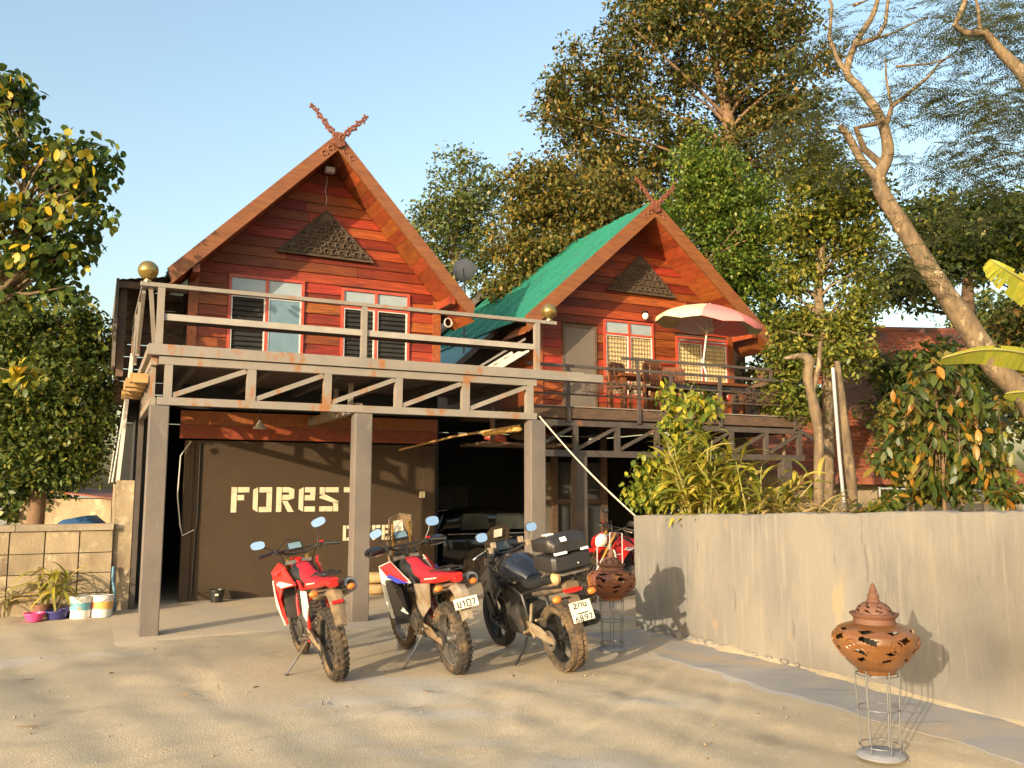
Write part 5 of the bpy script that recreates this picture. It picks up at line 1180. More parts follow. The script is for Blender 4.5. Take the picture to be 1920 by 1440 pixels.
MB().box(-.012, -.24, .55, .0, .24, .65).build('number_plate', m_plate, C)
# ================================================================== foliage
def np_leaf_mesh(name, P, D, Nn, L, W, mat, fold=.15, hexa=False):
    """P base points, D leaf directions, Nn rough normals, L lengths, W half widths: one kite of four corners per leaf, bent along the midrib"""
    n = len(P); D = D/np.linalg.norm(D, axis=1, keepdims=True)
    S = np.cross(D, Nn); S /= np.maximum(np.linalg.norm(S, axis=1, keepdims=True), 1e-6); U = np.cross(S, D)
    L = L[:, None]; W = W[:, None]
    if hexa:
        k = 6; V = np.empty((n, 6, 3)); V[:, 0] = P; V[:, 1] = P+D*L*.25+S*W*.85+U*W*fold; V[:, 2] = P+D*L*.65+S*W*.9+U*W*fold-U*L*.03; V[:, 3] = P+D*L-U*L*.12; V[:, 4] = P+D*L*.65-S*W*.9+U*W*fold-U*L*.03; V[:, 5] = P+D*L*.25-S*W*.85+U*W*fold
    else:
        k = 4; V = np.empty((n, 4, 3)); V[:, 0] = P; V[:, 1] = P+D*L*.45+S*W+U*W*fold; V[:, 2] = P+D*L-U*L*.12; V[:, 3] = P+D*L*.45-S*W+U*W*fold
    me = bpy.data.meshes.new(name); me.vertices.add(k*n); me.vertices.foreach_set('co', V.reshape(-1).astype(np.float32))
    me.loops.add(k*n); me.loops.foreach_set('vertex_index', np.arange(k*n, dtype=np.int32))
    me.polygons.add(n); me.polygons.foreach_set('loop_start', np.arange(0, k*n, k, dtype=np.int32))
    me.update(); me.validate(); me.materials.append(mat); return me
def ball(n, p=.5):
    d = RNG.normal(size=(n, 3)); d /= np.linalg.norm(d, axis=1, keepdims=True); return d*(RNG.random((n, 1))**p)
def crown_points(blobs, nclump, per, csize, flat=.7, p=.45):
    vol = np.array([b[1][0]*b[1][1]*b[1][2] for b in blobs])**(2/3); vol = vol/vol.sum(); Cs = []; Ps = []
    for (c, r), v in zip(blobs, vol):
        k = max(2, int(nclump*v)); q = np.array(c)+ball(k, p)*np.array(r); Cs.append(q)
    Cs = np.concatenate(Cs)
    sz = csize*RNG.uniform(.6, 1.35, len(Cs)); cnt = np.maximum(3, (per*(sz/csize)**1.6)).astype(int)
    for q, s, k in zip(Cs, sz, cnt): Ps.append(q+ball(k, .6)*np.array([s, s, s*flat]))
    return Cs, np.concatenate(Ps)
def limb_tubes(mb, path, rad, Cs, n_limb, rng=random):
    """trunk along path, limbs from it to chosen clumps"""
    kq, kr = knobbly(path, rad) if isinstance(rad, (list, tuple)) else (path, rad); mb.tube(kq, kr, 10)
    kq = [Vector(p) for p in kq]
    idx = list(range(len(Cs))); rng.shuffle(idx)
    for i in idx[:n_limb]:
        c = Vector(Cs[i]); lo_ = len(kq)*2//5
        k = min(range(lo_, len(kq)), key=lambda j: abs((c.z-kq[j].z)-.75*math.hypot(c.x-kq[j].x, c.y-kq[j].y))+rng.uniform(0, .5))
        a = Vector(kq[k]); r0 = min((kr[k] if isinstance(kr, (list, tuple)) else kr)*.42, .07); m = a.lerp(c, .5)+Vector((rng.uniform(-.2, .2), rng.uniform(-.2, .2), rng.uniform(-.05, .25)))*(c-a).length*.5
        mb.tube([a, a.lerp(m, .55)+Vector((0, 0, .05)), m, m.lerp(c, .6), c], [r0, r0*.75, r0*.5, r0*.3, .006], 6)
def tree(name, label, path, rad, blobs, nclump, per, csize, leaf, mat, bark=m_bark2, droop=.5, group=None, limbs=30, flat=.7, aspect=.28, p=.45):
    base = Vector(path[0]); o = thing(name, label, 'tree', tuple(base), group, False)
    path = [Vector(q)-base for q in path]; blobs = [((Vector(c)-base), r) for c, r in blobs]; blobs = [((c.x, c.y, c.z), r) for c, r in blobs]
    Cs, P = crown_points(blobs, nclump, per, csize, flat, p); n = len(P)
    D = RNG.normal(size=(n, 3)); D[:, 2] = D[:, 2]*.6-droop; Nn = RNG.normal(size=(n, 3))*.5+np.array([0, 0, 1.])
    me = np_leaf_mesh('crown', P, D, Nn, leaf*RNG.uniform(.6, 1.3, n), leaf*aspect*RNG.uniform(.7, 1.2, n), mat, hexa=base.y < 17 and base.y > 0)
    cr = bpy.data.objects.new('crown', me); COL.objects.link(cr); cr.parent = o
    mb = MB(); limb_tubes(mb, path, rad, Cs, limbs); mb.build('trunk', bark, o, smooth=60)
    return o
def pxblob(px, py, Y, rx, ry, dep=None):
    c = at(px, py, Y); k = Y/1600*1.01; return ((c.x, c.y, c.z), (rx*k, (dep if dep else (rx+ry)/2)*k, ry*k))
def base_at(px, Y, z=0): p = at(px, 900, Y); return Vector((p.x, p.y, z))
L_dark = leafmat('dark_broad_leaf', [(0, (.035, .052, .014)), (.45, (.075, .092, .02)), (.75, (.135, .12, .026)), (.92, (.22, .13, .03)), (1, (.32, .19, .04))], .45, .22)
L_olive = leafmat('rusty_olive_leaf', [(0, (.05, .07, .016)), (.4, (.11, .11, .024)), (.75, (.185, .145, .03)), (1, (.30, .19, .035))], .5, .3)
L_pale = leafmat('pale_grey_green_leaf', [(0, (0.060, 0.090, 0.026)), (.5, (0.120, 0.156, 0.042)), (.9, (0.192, 0.204, 0.060)), (1, (0.264, 0.228, 0.084))], .5, .35)
L_green = leafmat('fresh_green_leaf', [(0, (.05, .095, .015)), (.5, (.10, .165, .024)), (.85, (.18, .235, .035)), (1, (.28, .27, .045))], .45, .35)
L_mid = leafmat('mid_green_leaf', [(0, (.055, .08, .016)), (.5, (.125, .155, .025)), (.85, (.23, .235, .035)), (1, (.34, .27, .05))], .45, .32)
L_feather = leafmat('feathery_grey_leaf', [(0, (0.100, 0.125, 0.062)), (.5, (0.175, 0.200, 0.088)), (1, (0.275, 0.275, 0.100))], .55, .4)
L_deep = leafmat('deep_green_leaf', [(0, (.03, .058, .014)), (.5, (.065, .10, .02)), (.85, (.14, .165, .03)), (1, (.28, .25, .04))], .45, .25)
L_big = leafmat('yellowing_big_leaf', [(0, (.045, .075, .014)), (.35, (.09, .12, .018)), (.6, (.20, .20, .022)), (.8, (.40, .32, .02)), (1, (.50, .26, .015))], .45, .3, 'object')
L_bigi = leafmat('dark_big_leaf', [(0, (0.031, 0.063, 0.017)), (.6, (0.070, 0.112, 0.022)), (.9, (0.154, 0.182, 0.028)), (1, (0.504, 0.378, 0.028))], .45, .3)
GT = 'trees behind the houses'
# big dark tree
b0 = base_at(1370, 25)
tree('broadleaf_tree', 'tall dark broadleaf tree towering behind the green roofed house', [b0, b0+Vector((.2, 0, 3)), at(1375, 330, 25), at(1360, 200, 25), at(1330, 80, 25)], [.34, .30, .24, .17, .07],
     [pxblob(1100, 170, 25, 100, 95), pxblob(1060, 225, 25, 75, 70), pxblob(1230, 110, 25, 120, 120), pxblob(1370, 90, 25, 130, 130), pxblob(1470, 140, 25.5, 110, 120), pxblob(1180, 270, 25, 130, 90), pxblob(1330, 280, 25.5, 130, 100), pxblob(1450, 260, 25.5, 90, 100), pxblob(1100, 340, 25, 90, 70), pxblob(1240, 20, 25, 100, 80), pxblob(1420, 20, 25, 110, 70), pxblob(1230, 390, 26, 130, 80), pxblob(1390, 420, 26, 120, 90)],
     880, 70, .55, .165, L_dark, group=GT, limbs=45, p=.40)
b0 = base_at(850, 22)
tree('slender_tree', 'pale slender tree with thin see-through foliage between the two roofs', [b0, at(850, 640, 22), at(845, 520, 22), at(865, 400, 22)], [.13, .11, .08, .03],
     [pxblob(860, 350, 22, 70, 70), pxblob(830, 430, 22, 65, 70), pxblob(900, 430, 22, 60, 80), pxblob(860, 520, 22, 70, 70), pxblob(800, 400, 22, 32, 38), pxblob(920, 340, 22, 35, 40)], 300, 34, .42, .135, L_pale, bark=m_bark, group=GT, limbs=60, droop=.4)
b0 = base_at(1010, 20)
tree('rusty_tree', 'rusty brown and green tree just left of the green roof', [b0, at(1000, 600, 20), at(1010, 480, 20), at(1030, 380, 20)], [.14, .12, .09, .03],
     [pxblob(1000, 360, 20, 70, 70), pxblob(1060, 370, 20, 80, 80), pxblob(980, 450, 20, 70, 80), pxblob(1060, 470, 20, 90, 80), pxblob(1130, 430, 20.5, 80, 90), pxblob(970, 540, 20, 60, 60), pxblob(1150, 360, 21, 70, 60)], 420, 52, .40, .135, L_olive, bark=m_bark, group=GT, limbs=55, droop=.7)
b0 = base_at(1310, 18.5)
tree('leafy_tree', 'bright green leafy tree rising over the right slope of the green roofed house', [b0, at(1320, 560, 18.5), at(1320, 420, 18.5), at(1310, 320, 18.5)], [.12, .10, .08, .03],
     [pxblob(1310, 310, 18.5, 60, 60), pxblob(1370, 350, 18.5, 75, 80), pxblob(1300, 400, 18.5, 65, 80), pxblob(1400, 450, 18.5, 75, 80), pxblob(1350, 500, 18.5, 75, 60), pxblob(1430, 540, 18.8, 70, 60)], 420, 54, .36, .115, L_green, group=GT, limbs=40, droop=.6)
b0 = base_at(1545, 16.5)
tree('pruned_tree', 'mid green tree with a pruned knobbly trunk right of the dark terrace', [b0, at(1552, 760, 16.5), at(1548, 640, 16.5), at(1535, 560, 16.5), at(1540, 480, 16.5), at(1560, 400, 16.5)], [.12, .115, .10, .09, .07, .03],
     [pxblob(1530, 330, 16.5, 70, 70), pxblob(1590, 380, 16.5, 65, 75), pxblob(1520, 430, 16.5, 70, 65), pxblob(1600, 470, 16.5, 60, 60), pxblob(1500, 510, 16.8, 50, 50), pxblob(1580, 640, 16.2, 60, 70), pxblob(1500, 610, 16.8, 55, 40), pxblob(1610, 560, 16.4, 50, 50)], 400, 50, .33, .105, L_mid, bark=m_bark, group=GT, limbs=45, droop=.6)
b0 = base_at(1815, 21)
tree('dense_tree', 'dense dark green tree low behind the leaning trunk', [b0, at(1815, 600, 21), at(1815, 480, 21)], [.2, .16, .06],
     [pxblob(1760, 410, 21, 70, 45), pxblob(1840, 430, 21, 90, 60), pxblob(1900, 400, 21, 60, 40), pxblob(1800, 490, 21, 90, 50), pxblob(1700, 530, 21, 60, 50), pxblob(1890, 480, 21, 50, 40)], 260, 60, .5, .18, L_deep, group=GT, limbs=25)
b0 = base_at(1870, 32)
tree('hazy_tree', 'light olive tree far behind the banana leaves', [b0, at(1870, 760, 32), at(1870, 620, 32)], [.22, .18, .08],
     [pxblob(1860, 590, 32, 80, 50), pxblob(1900, 640, 32, 80, 60), pxblob(1820, 670, 32, 70, 50), pxblob(1900, 730, 32, 80, 60)], 200, 46, .7, .25, L_pale, group=GT, limbs=30)
for i, (px, Y, top) in enumerate(((720, 30, 700), (1480, 24, 560), (1745, 18, 640), (1960, 20, 560))):
    b0 = base_at(px, Y); nm = ('behind the gap left of the green roof', 'behind the right eave of the green roofed house', 'behind the clay tiled roofs', 'behind the small broad-leaved tree at the wall')[i]
    tree('background_tree', 'low dark tree '+nm, [b0, at(px, 800, Y), at(px, top+60, Y)], [.15, .12, .05], [pxblob(px-30, top+60, Y, 70, 60), pxblob(px+40, top+70, Y, 70, 60), pxblob(px, top+150, Y, 90, 70), pxblob(px+20, top+230, Y, 90, 60)], 170, 44, .5, .2, L_deep if i % 2 == 0 else L_dark, group=GT, limbs=20)
# leaning rain tree with feathery leaves
b0 = base_at(2010, 15)
path = [b0, at(1950, 790, 15), at(1868, 690, 15), at(1800, 590, 15), at(1745, 510, 15), at(1690, 420, 15), at(1648, 345, 15), at(1665, 285, 15), at(1650, 220, 15.1), at(1612, 165, 15.2), at(1588, 135, 15.2), at(1605, 80, 15.3), at(1640, 20, 15.3), at(1655, -60, 15.3)]
rad = [.22, .215, .205, .19, .17, .15, .13, .105, .09, .078, .07, .06, .048, .028]
o = thing('leaning_tree', 'tall tree with a bare leaning trunk and feathery leaves', 'tree', tuple(b0), GT, False)
mb = MB(); rel = [Vector(q)-b0 for q in path]; kq, kr = knobbly(rel, rad, 5, .06); mb.tube(kq, kr, 14)
def br(pts, r0, r1):
    P_ = [Vector(at(*q))-b0 for q in pts]; n = len(P_); mb.tube(P_, [r0+(r1-r0)*i/(n-1) for i in range(n)], 7)
br([(1655, 310, 15), (1620, 280, 14.9), (1605, 240, 14.8), (1640, 232, 14.8), (1655, 225, 14.9)], .07, .04)
br([(1648, 340, 15), (1615, 300, 15), (1590, 255, 15), (1575, 235, 15)], .085, .06)
br([(1660, 240, 15), (1672, 200, 15), (1690, 185, 15), (1740, 145, 15), (1760, 120, 15.2), (1800, 90, 15.3)], .05, .014)
br([(1672, 200, 15), (1662, 150, 15), (1660, 110, 15)], .03, .012)
br([(1588, 138, 15.2), (1570, 110, 15.2), (1555, 70, 15.2), (1560, 10, 15.3), (1540, -40, 15.3)], .05, .02)
br([(1605, 85, 15.3), (1645, 70, 15.3), (1660, 45, 15.3), (1665, 0, 15.3)], .05, .03)
br([(1650, 70, 15.3), (1680, 60, 15.3), (1740, 30, 15.4)], .028, .01)
br([(1680, 125, 15.0), (1740, 120, 15.0), (1790, 105, 15.1)], .025, .01)
br([(1600, 10, 15.3), (1640, -5, 15.3), (1560, -30, 15.4)], .04, .02)
mb.build('trunk', m_bark, o, smooth=60)
def feather(o, b0, blobs, nsp, ln, sheet):
    """sprays: a thin rachis with many tiny leaflets lying in flat drooping planes"""
    P, D, Nn = [], [], []
    for (c, r), k in blobs:
        q = np.array(c)+ball(k, .5)*np.array(r)
        for x in q:
            a = RNG.uniform(0, 2*np.pi); d = np.array([np.cos(a), np.sin(a), RNG.uniform(-.45, .05)]); side = np.cross(d, [0, 0, 1]); side /= np.linalg.norm(side)
            m = 15
            for f in np.linspace(.08, 1, m):
                for s in (-1, 1):
                    P.append(x+d*ln*f+np.array([0, 0, -.10*ln*f*f])); D.append(side*s+d*.55+np.array([0, 0, -.15])); Nn.append([0, 0, 1])
    P = np.array(P)-np.array(b0); D = np.array(D)+RNG.normal(size=P.shape)*.12; Nn = np.array(Nn)+RNG.normal(size=P.shape)*.15; n = len(P)
    me = np_leaf_mesh('crown', P, D, Nn, np.full(n, sheet)*RNG.uniform(.7, 1.2, n), np.full(n, sheet*.095), L_feather)
    c_ = bpy.data.objects.new('crown', me); COL.objects.link(c_); c_.parent = o
def fb(px, py, Y, rx, ry, k): return (pxblob(px, py, Y, rx, ry, max(rx, ry)*.9), k)
feather(o, b0, [fb(1760, 60, 15, 130, 70, 80), fb(1740, 180, 15, 110, 60, 80), fb(1850, 200, 15, 120, 70, 124), fb(1800, 300, 15, 120, 45, 93), fb(1880, 310, 14.6, 80, 40, 68), fb(1560, 190, 15, 80, 60, 49), fb(1500, 250, 15.5, 90, 40, 49), fb(1590, 60, 15.3, 100, 60, 49), fb(1540, 320, 15, 80, 40, 37), fb(1800, 400, 15, 120, 40, 74), fb(1690, 500, 14.4, 60, 50, 37), fb(1880, 90, 15, 70, 80, 68), fb(1850, 20, 15.3, 100, 40, 55)], 0, .75, .115)
# second limb entering from the right
b1 = base_at(2080, 14)
o2 = thing('rain_tree', 'thick orange-barked limb of a rain tree with feathery leaves reaching in from the right', 'tree', tuple(b1), GT, False)
mb = MB(); mb.tube([Vector(q)-b1 for q in (b1, at(2050, 500, 14), at(1990, 260, 14), at(1915, 135, 14), at(1880, 100, 14), at(1845, 60, 14), at(1812, 62, 14), at(1790, 48, 14), at(1805, 15, 14), at(1820, -30, 14))], [.24, .2, .15, .11, .09, .07, .055, .05, .045, .03], 9)
mb.tube([Vector(q)-b1 for q in (at(1838, 60, 14), at(1835, 20, 14), at(1825, -20, 14))], [.04, .03, .02], 7)
mb.build('trunk', m_bark, o2, smooth=60)
feather(o2, b1, [fb(1880, 30, 14, 70, 60, 60), fb(1900, 200, 13.8, 60, 60, 60)], 0, .65, .105)

# ---------------------------------------------------------------- trees on the left
def leaf_shape(mat, name, w_=.36, n=5):
    vs = []; rows = [(0, .02), (.15, .6), (.38, 1), (.65, .92), (.86, .5), (1, .03)]
    for u, k in rows:
        z = -.16*u*u; vs += [(u, -w_*k, z+.05*k), (u, 0, z), (u, w_*k, z+.05*k)]
    me = bpy.data.meshes.new(name); me.from_pydata(vs, [], [(i*3+j, i*3+j+1, i*3+j+4, i*3+j+3) for i in range(5) for j in range(2)]); me.materials.append(mat)
    me.polygons.foreach_set('use_smooth', [True]*len(me.polygons)); return me
bt = base_at(-70, 11.5); o = thing('big_leaf_tree', 'big-leaved tree with many bright yellowing leaves beside the house', 'tree', tuple(bt), None, False)
BL = [pxblob(20, 190, 11.4, 60, 70), pxblob(60, 280, 11.3, 95, 70), pxblob(150, 300, 11.3, 60, 70), pxblob(30, 390, 11.2, 80, 80), pxblob(150, 390, 11.3, 70, 80), pxblob(60, 470, 11.3, 90, 50), pxblob(130, 470, 11.4, 60, 50), pxblob(120, 545, 11.5, 50, 35), pxblob(10, 540, 11.4, 50, 40), pxblob(50, 700, 10.9, 35, 30)]
BL = [((c[0]-bt.x, c[1]-bt.y, c[2]-bt.z), r) for c, r in BL]
Cs, P = crown_points(BL, 300, 11, .23, .8, .5)
RNG.shuffle(P); me_leaf = leaf_shape(L_big, 'leaf')
order = np.argsort(P[:, 1])[:300]
mask = np.zeros(len(P), bool); mask[order] = True
mb = MB(); limb_tubes(mb, [Vector(q)-bt for q in (bt, at(-60, 800, 11.5), at(-40, 600, 11.5), at(10, 500, 11.4), at(40, 400, 11.3), at(50, 280, 11.3))], [.14, .13, .11, .07, .05, .03], [c for c in Cs if c[2] > at(0, 600, 11.3).z], 90); mb.tube([Vector(at(*q))-bt for q in ((-60, 640, 11.2), (0, 690, 11.0), (60, 705, 10.9))], [.02, .012, .005], 6); mb.build('trunk', m_bark, o, smooth=60)
rest = P[~mask]; n = len(rest); D = RNG.normal(size=(n, 3)); D[:, 2] = D[:, 2]*.4-.9
rm = bpy.data.objects.new('crown', np_leaf_mesh('crown', rest, D, RNG.normal(size=(n, 3))*.5+np.array([0, 0, 1.]), RNG.uniform(.11, .18, n), RNG.uniform(.035, .06, n), L_bigi, hexa=True)); COL.objects.link(rm); rm.parent = o; rm['kind'] = 'stuff'
for q in P[mask]:
    z = random.uniform(0, 6.28); inst('leaf', me_leaf, o, q, (random.gauss(0, .6), random.uniform(.5, 1.4), z), (random.uniform(.11, .17),)*3)
b0 = base_at(70, 13.4)
tree('shade_tree', 'dense dark green tree standing behind the concrete panel wall', [b0, at(75, 850, 13.4), at(70, 760, 13.4), at(80, 650, 13.4)], [.13, .12, .09, .04],
     [pxblob(40, 620, 13.4, 80, 60), pxblob(120, 620, 13.4, 75, 60), pxblob(30, 720, 13.2, 80, 70), pxblob(130, 710, 13.3, 75, 70), pxblob(60, 820, 13.2, 85, 60), pxblob(150, 810, 13.3, 55, 60), pxblob(30, 900, 13.3, 60, 45), pxblob(110, 880, 13.3, 60, 35), pxblob(180, 650, 13.5, 40, 40), pxblob(195, 740, 13.6, 25, 50)], 560, 50, .28, .095, L_deep, limbs=45, droop=.6)
b0 = base_at(-60, 17)
tree('rear_tree', 'dark tree further back at the edge of the yard', [b0, at(-60, 800, 17), at(-60, 650, 17)], [.15, .12, .05], [pxblob(-20, 620, 17, 110, 90), pxblob(20, 760, 17, 110, 90), pxblob(0, 900, 17, 110, 70)], 240, 46, .5, .18, L_deep, limbs=20)
# small hut and tarp behind the panel wall
hu = thing('tin_hut', 'small hut with a red tin roof behind the concrete panel wall', 'hut', at(120, 1000, 17), grid=False); hu.location.z = 0
MB().box(-.9, 0, 0, .9, 1.6, 1.5).build('wall', m_block, hu); MB().plate([(-1.0, -.15, 1.72), (1.1, -.15, 1.48), (1.1, 1.8, 1.52), (-1.0, 1.8, 1.76)], (0, 0, .03)).build('roof', m_tile, hu)
tp = MB().loft([(-.5, 0, .5, .3, .45), (-.2, 0, .55, .4, .6), (.2, 0, .6, .42, .62), (.5, 0, .5, .3, .5)], 12, 3).build('tarp_cover', m_tarp, smooth=50); p = at(150, 960, 14.6); tp.location = (p.x, p.y, 0.05); tag(tp, 'blue tarpaulin heap behind the concrete panel wall', 'tarp')

# ---------------------------------------------------------------- plants with leaves one can pick apart
def strap(name, mat, w_, curve, seg=6):
    vs = []; fs = []
    for i in range(seg+1):
        u = i/seg; k = math.sin(math.pi*min(1, u*.92+.08))**.7; x = math.sin(curve*u)/curve; z = -(1-math.cos(curve*u))/curve
        vs += [(x, -w_*k, z+.25*w_*k), (x, 0, z), (x, w_*k, z+.25*w_*k)]
    for i in range(seg):
        for j in range(2): fs.append((i*3+j, i*3+j+1, i*3+j+4, i*3+j+3))
    me = bpy.data.meshes.new(name); me.from_pydata(vs, [], fs); me.materials.append(mat); me.polygons.foreach_set('use_smooth', [True]*len(fs)); return me
L_ging = leafmat('ginger_leaf', [(0, (.12, .15, .02)), (.4, (.26, .25, .03)), (.8, (.42, .35, .04)), (1, (.48, .34, .10))], .45, .3, 'object')
L_shrub = leafmat('shrub_leaf', [(0, (.07, .12, .016)), (.5, (.17, .20, .025)), (.85, (.34, .31, .03)), (1, (.46, .36, .03))], .42, .32, 'object')
L_shrubi = leafmat('shrub_leaf_mass', [(0, (.06, .11, .016)), (.5, (.15, .19, .025)), (.88, (.32, .30, .03)), (1, (.46, .36, .03))], .42, .32)
L_cocoa = leafmat('broad_shiny_leaf', [(0, (.035, .06, .014)), (.5, (.075, .10, .018)), (.78, (.16, .15, .02)), (.9, (.30, .13, .02)), (1, (.36, .22, .03))], .4, .3, 'object')
L_cocoai = leafmat('broad_shiny_leaf_mass', [(0, (.03, .055, .014)), (.6, (.07, .095, .018)), (.9, (.18, .13, .02)), (1, (.34, .16, .02))], .4, .3)
L_dry = leafmat('dry_strap_leaf', [(0, (.16, .16, .03)), (.5, (.30, .22, .06)), (1, (.44, .31, .14))], .6, .3, 'object')
me_g = [strap('leaf', L_ging, .062, c) for c in (.8, 1.2, 1.7)]; me_d = [strap('leaf', L_dry, .030, c) for c in (.8, 1.5, 2.1)]; me_s = leaf_shape(L_shrub, 'leaf', .30); me_c = leaf_shape(L_cocoa, 'leaf', .20)
SOIL = 1.08
def cane_plant(name, label, px, Y, canes, hmax, mes, spread, per, llen, group=None, z0=SOIL):
    b = at(px, 960, Y); b.z = z0; o = thing(name, label, 'plant', tuple(b), group, False)
    for i in range(canes):
        a = random.uniform(0, 6.28); lean = random.uniform(.05, spread); h_ = hmax*random.uniform(.55, 1)
        top = Vector((math.cos(a)*lean*h_, math.sin(a)*lean*h_, h_)); bs = Vector((math.cos(a), math.sin(a), 0))*random.uniform(.02, .18)
        MB().tube([bs, bs.lerp(bs+top, .5)+Vector((0, 0, .06*h_)), bs+top], [.012, .010, .005], 5).build('cane', m_stem, o)
        for k in range(per):
            f = .25+.75*(k+1)/per; p_ = bs.lerp(bs+top, f); az = a+(math.pi/2 if k % 2 else -math.pi/2)+random.gauss(0, .5); pit = -random.uniform(.35, 1.05) if k < per-1 else -.95
            s = llen*random.uniform(.7, 1.2); inst('leaf', random.choice(mes), o, p_, (random.gauss(0, .35), pit, az), (s, s, s))
cane_plant('ginger_plant', 'clump of yellow-green ginger canes leaning over the wall end', 1318, 10.3, 34, 1.25, me_g, .55, 9, .46)
cane_plant('ginger_plant', 'yellow-green ginger clump with broad arching leaves in the middle of the wall planting', 1415, 9.9, 24, .95, me_g, .85, 8, .46)
cane_plant('dry_strap_plant', 'drooping clump of drying strap leaves beside the tree stump', 1500, 9.6, 24, .42, me_d, 1.4, 8, .60)
def leafy(name, label, cat, blobs, stems, nclump, per, cs, me_part, mat_i, llen, base, aspect, droop, bark, group=None):
    o = thing(name, label, cat, tuple(base), group, False); bl = [((c[0]-base.x, c[1]-base.y, c[2]-base.z), r) for c, r in blobs]
    Cs, P = crown_points(bl, nclump, per, cs, .85, .55); RNG.shuffle(P); idx = np.argsort(P[:, 1]+RNG.uniform(0, .4, len(P)))[:300]; mk = np.zeros(len(P), bool); mk[idx] = True
    for q in P[mk]: s = llen*random.uniform(.7, 1.3); inst('leaf', me_part, o, q, (random.gauss(0, .5), random.uniform(droop-.5, droop+.5), random.uniform(0, 6.28)), (s, s, s))
    rest = P[~mk]; n = len(rest)
    if n:
        D = RNG.normal(size=(n, 3)); D[:, 2] = D[:, 2]*.4-droop; r_ = bpy.data.objects.new('foliage', np_leaf_mesh('foliage', rest, D, RNG.normal(size=(n, 3))*.5+np.array([0, 0, 1.]), llen*RNG.uniform(.7, 1.2, n), llen*aspect*RNG.uniform(.8, 1.2, n), mat_i, hexa=True)); COL.objects.link(r_); r_.parent = o; r_['kind'] = 'stuff'
    mb = MB()
    for st in stems: 
        pp = [Vector(q)-base for q in st]; limb_tubes(mb, pp, [.022-.014*i/(len(pp)-1) for i in range(len(pp))], Cs, len(Cs)//(2*len(stems)))
    mb.build('stem', bark, o, smooth=60)
b = at(1275, 960, 10.7); b.z = SOIL
leafy('climbing_shrub', 'tall leafy green shrub rising in front of the dark terrace railing', 'shrub', [pxblob(1290, 770, 10.7, 55, 50), pxblob(1280, 830, 10.7, 60, 50), pxblob(1250, 745, 10.7, 22, 30), pxblob(1330, 760, 10.7, 25, 30), pxblob(1300, 880, 10.7, 70, 50)], [[b, at(1280, 850, 10.7), at(1285, 740, 10.7)], [b, at(1300, 840, 10.7), at(1325, 745, 10.7)]], 150, 9, .13, me_s, L_shrubi, .095, b, .28, .8, m_stem)
b = at(1228, 960, 10.9); b.z = SOIL
leafy('round_shrub', 'bushy green shrub overhanging the corner of the cement wall', 'shrub', [pxblob(1225, 900, 10.9, 50, 55), pxblob(1200, 935, 10.9, 40, 25), pxblob(1260, 930, 10.9, 50, 40)], [[b, at(1220, 930, 10.9), at(1225, 870, 10.9)], [b, at(1240, 920, 10.9), at(1250, 880, 10.9)]], 110, 10, .12, me_s, L_shrubi, .085, b, .28, .9, m_stem)
b = at(1768, 965, 8.8); b.z = SOIL
leafy('young_broadleaf_tree', 'young tree with long drooping green and orange leaves behind the cement wall', 'tree', [pxblob(1760, 700, 8.8, 70, 50), pxblob(1720, 770, 8.8, 70, 60), pxblob(1820, 770, 8.8, 75, 60), pxblob(1770, 830, 8.8, 110, 60), pxblob(1710, 880, 8.8, 60, 45), pxblob(1840, 870, 8.8, 70, 50), pxblob(1780, 920, 8.8, 90, 35)], [[b, at(1768, 860, 8.8), at(1755, 760, 8.8), at(1757, 690, 8.8)], [at(1768, 860, 8.8), at(1778, 780, 8.8), at(1800, 720, 8.8)]], 250, 8, .15, me_c, L_cocoai, .14, b, .2, 1.0, m_bark2)
b = at(1560, 965, 8.9); b.z = SOIL
for i, (px, py) in enumerate(((1650, 945), (1880, 930))):
    b = at(px, 965, 8.4); b.z = SOIL
    leafy('low_fern', ('low dark fern-like plant right of the tree stump', 'low dark fern-like plant under the banana leaves')[i], 'plant', [pxblob(px, py, 8.4, 40, 20), pxblob(px+20, py-8, 8.5, 30, 18)], [[b, at(px, py, 8.4)]], 24, 9, .08, me_c, L_cocoai, .11, b, .2, .5, m_stem)
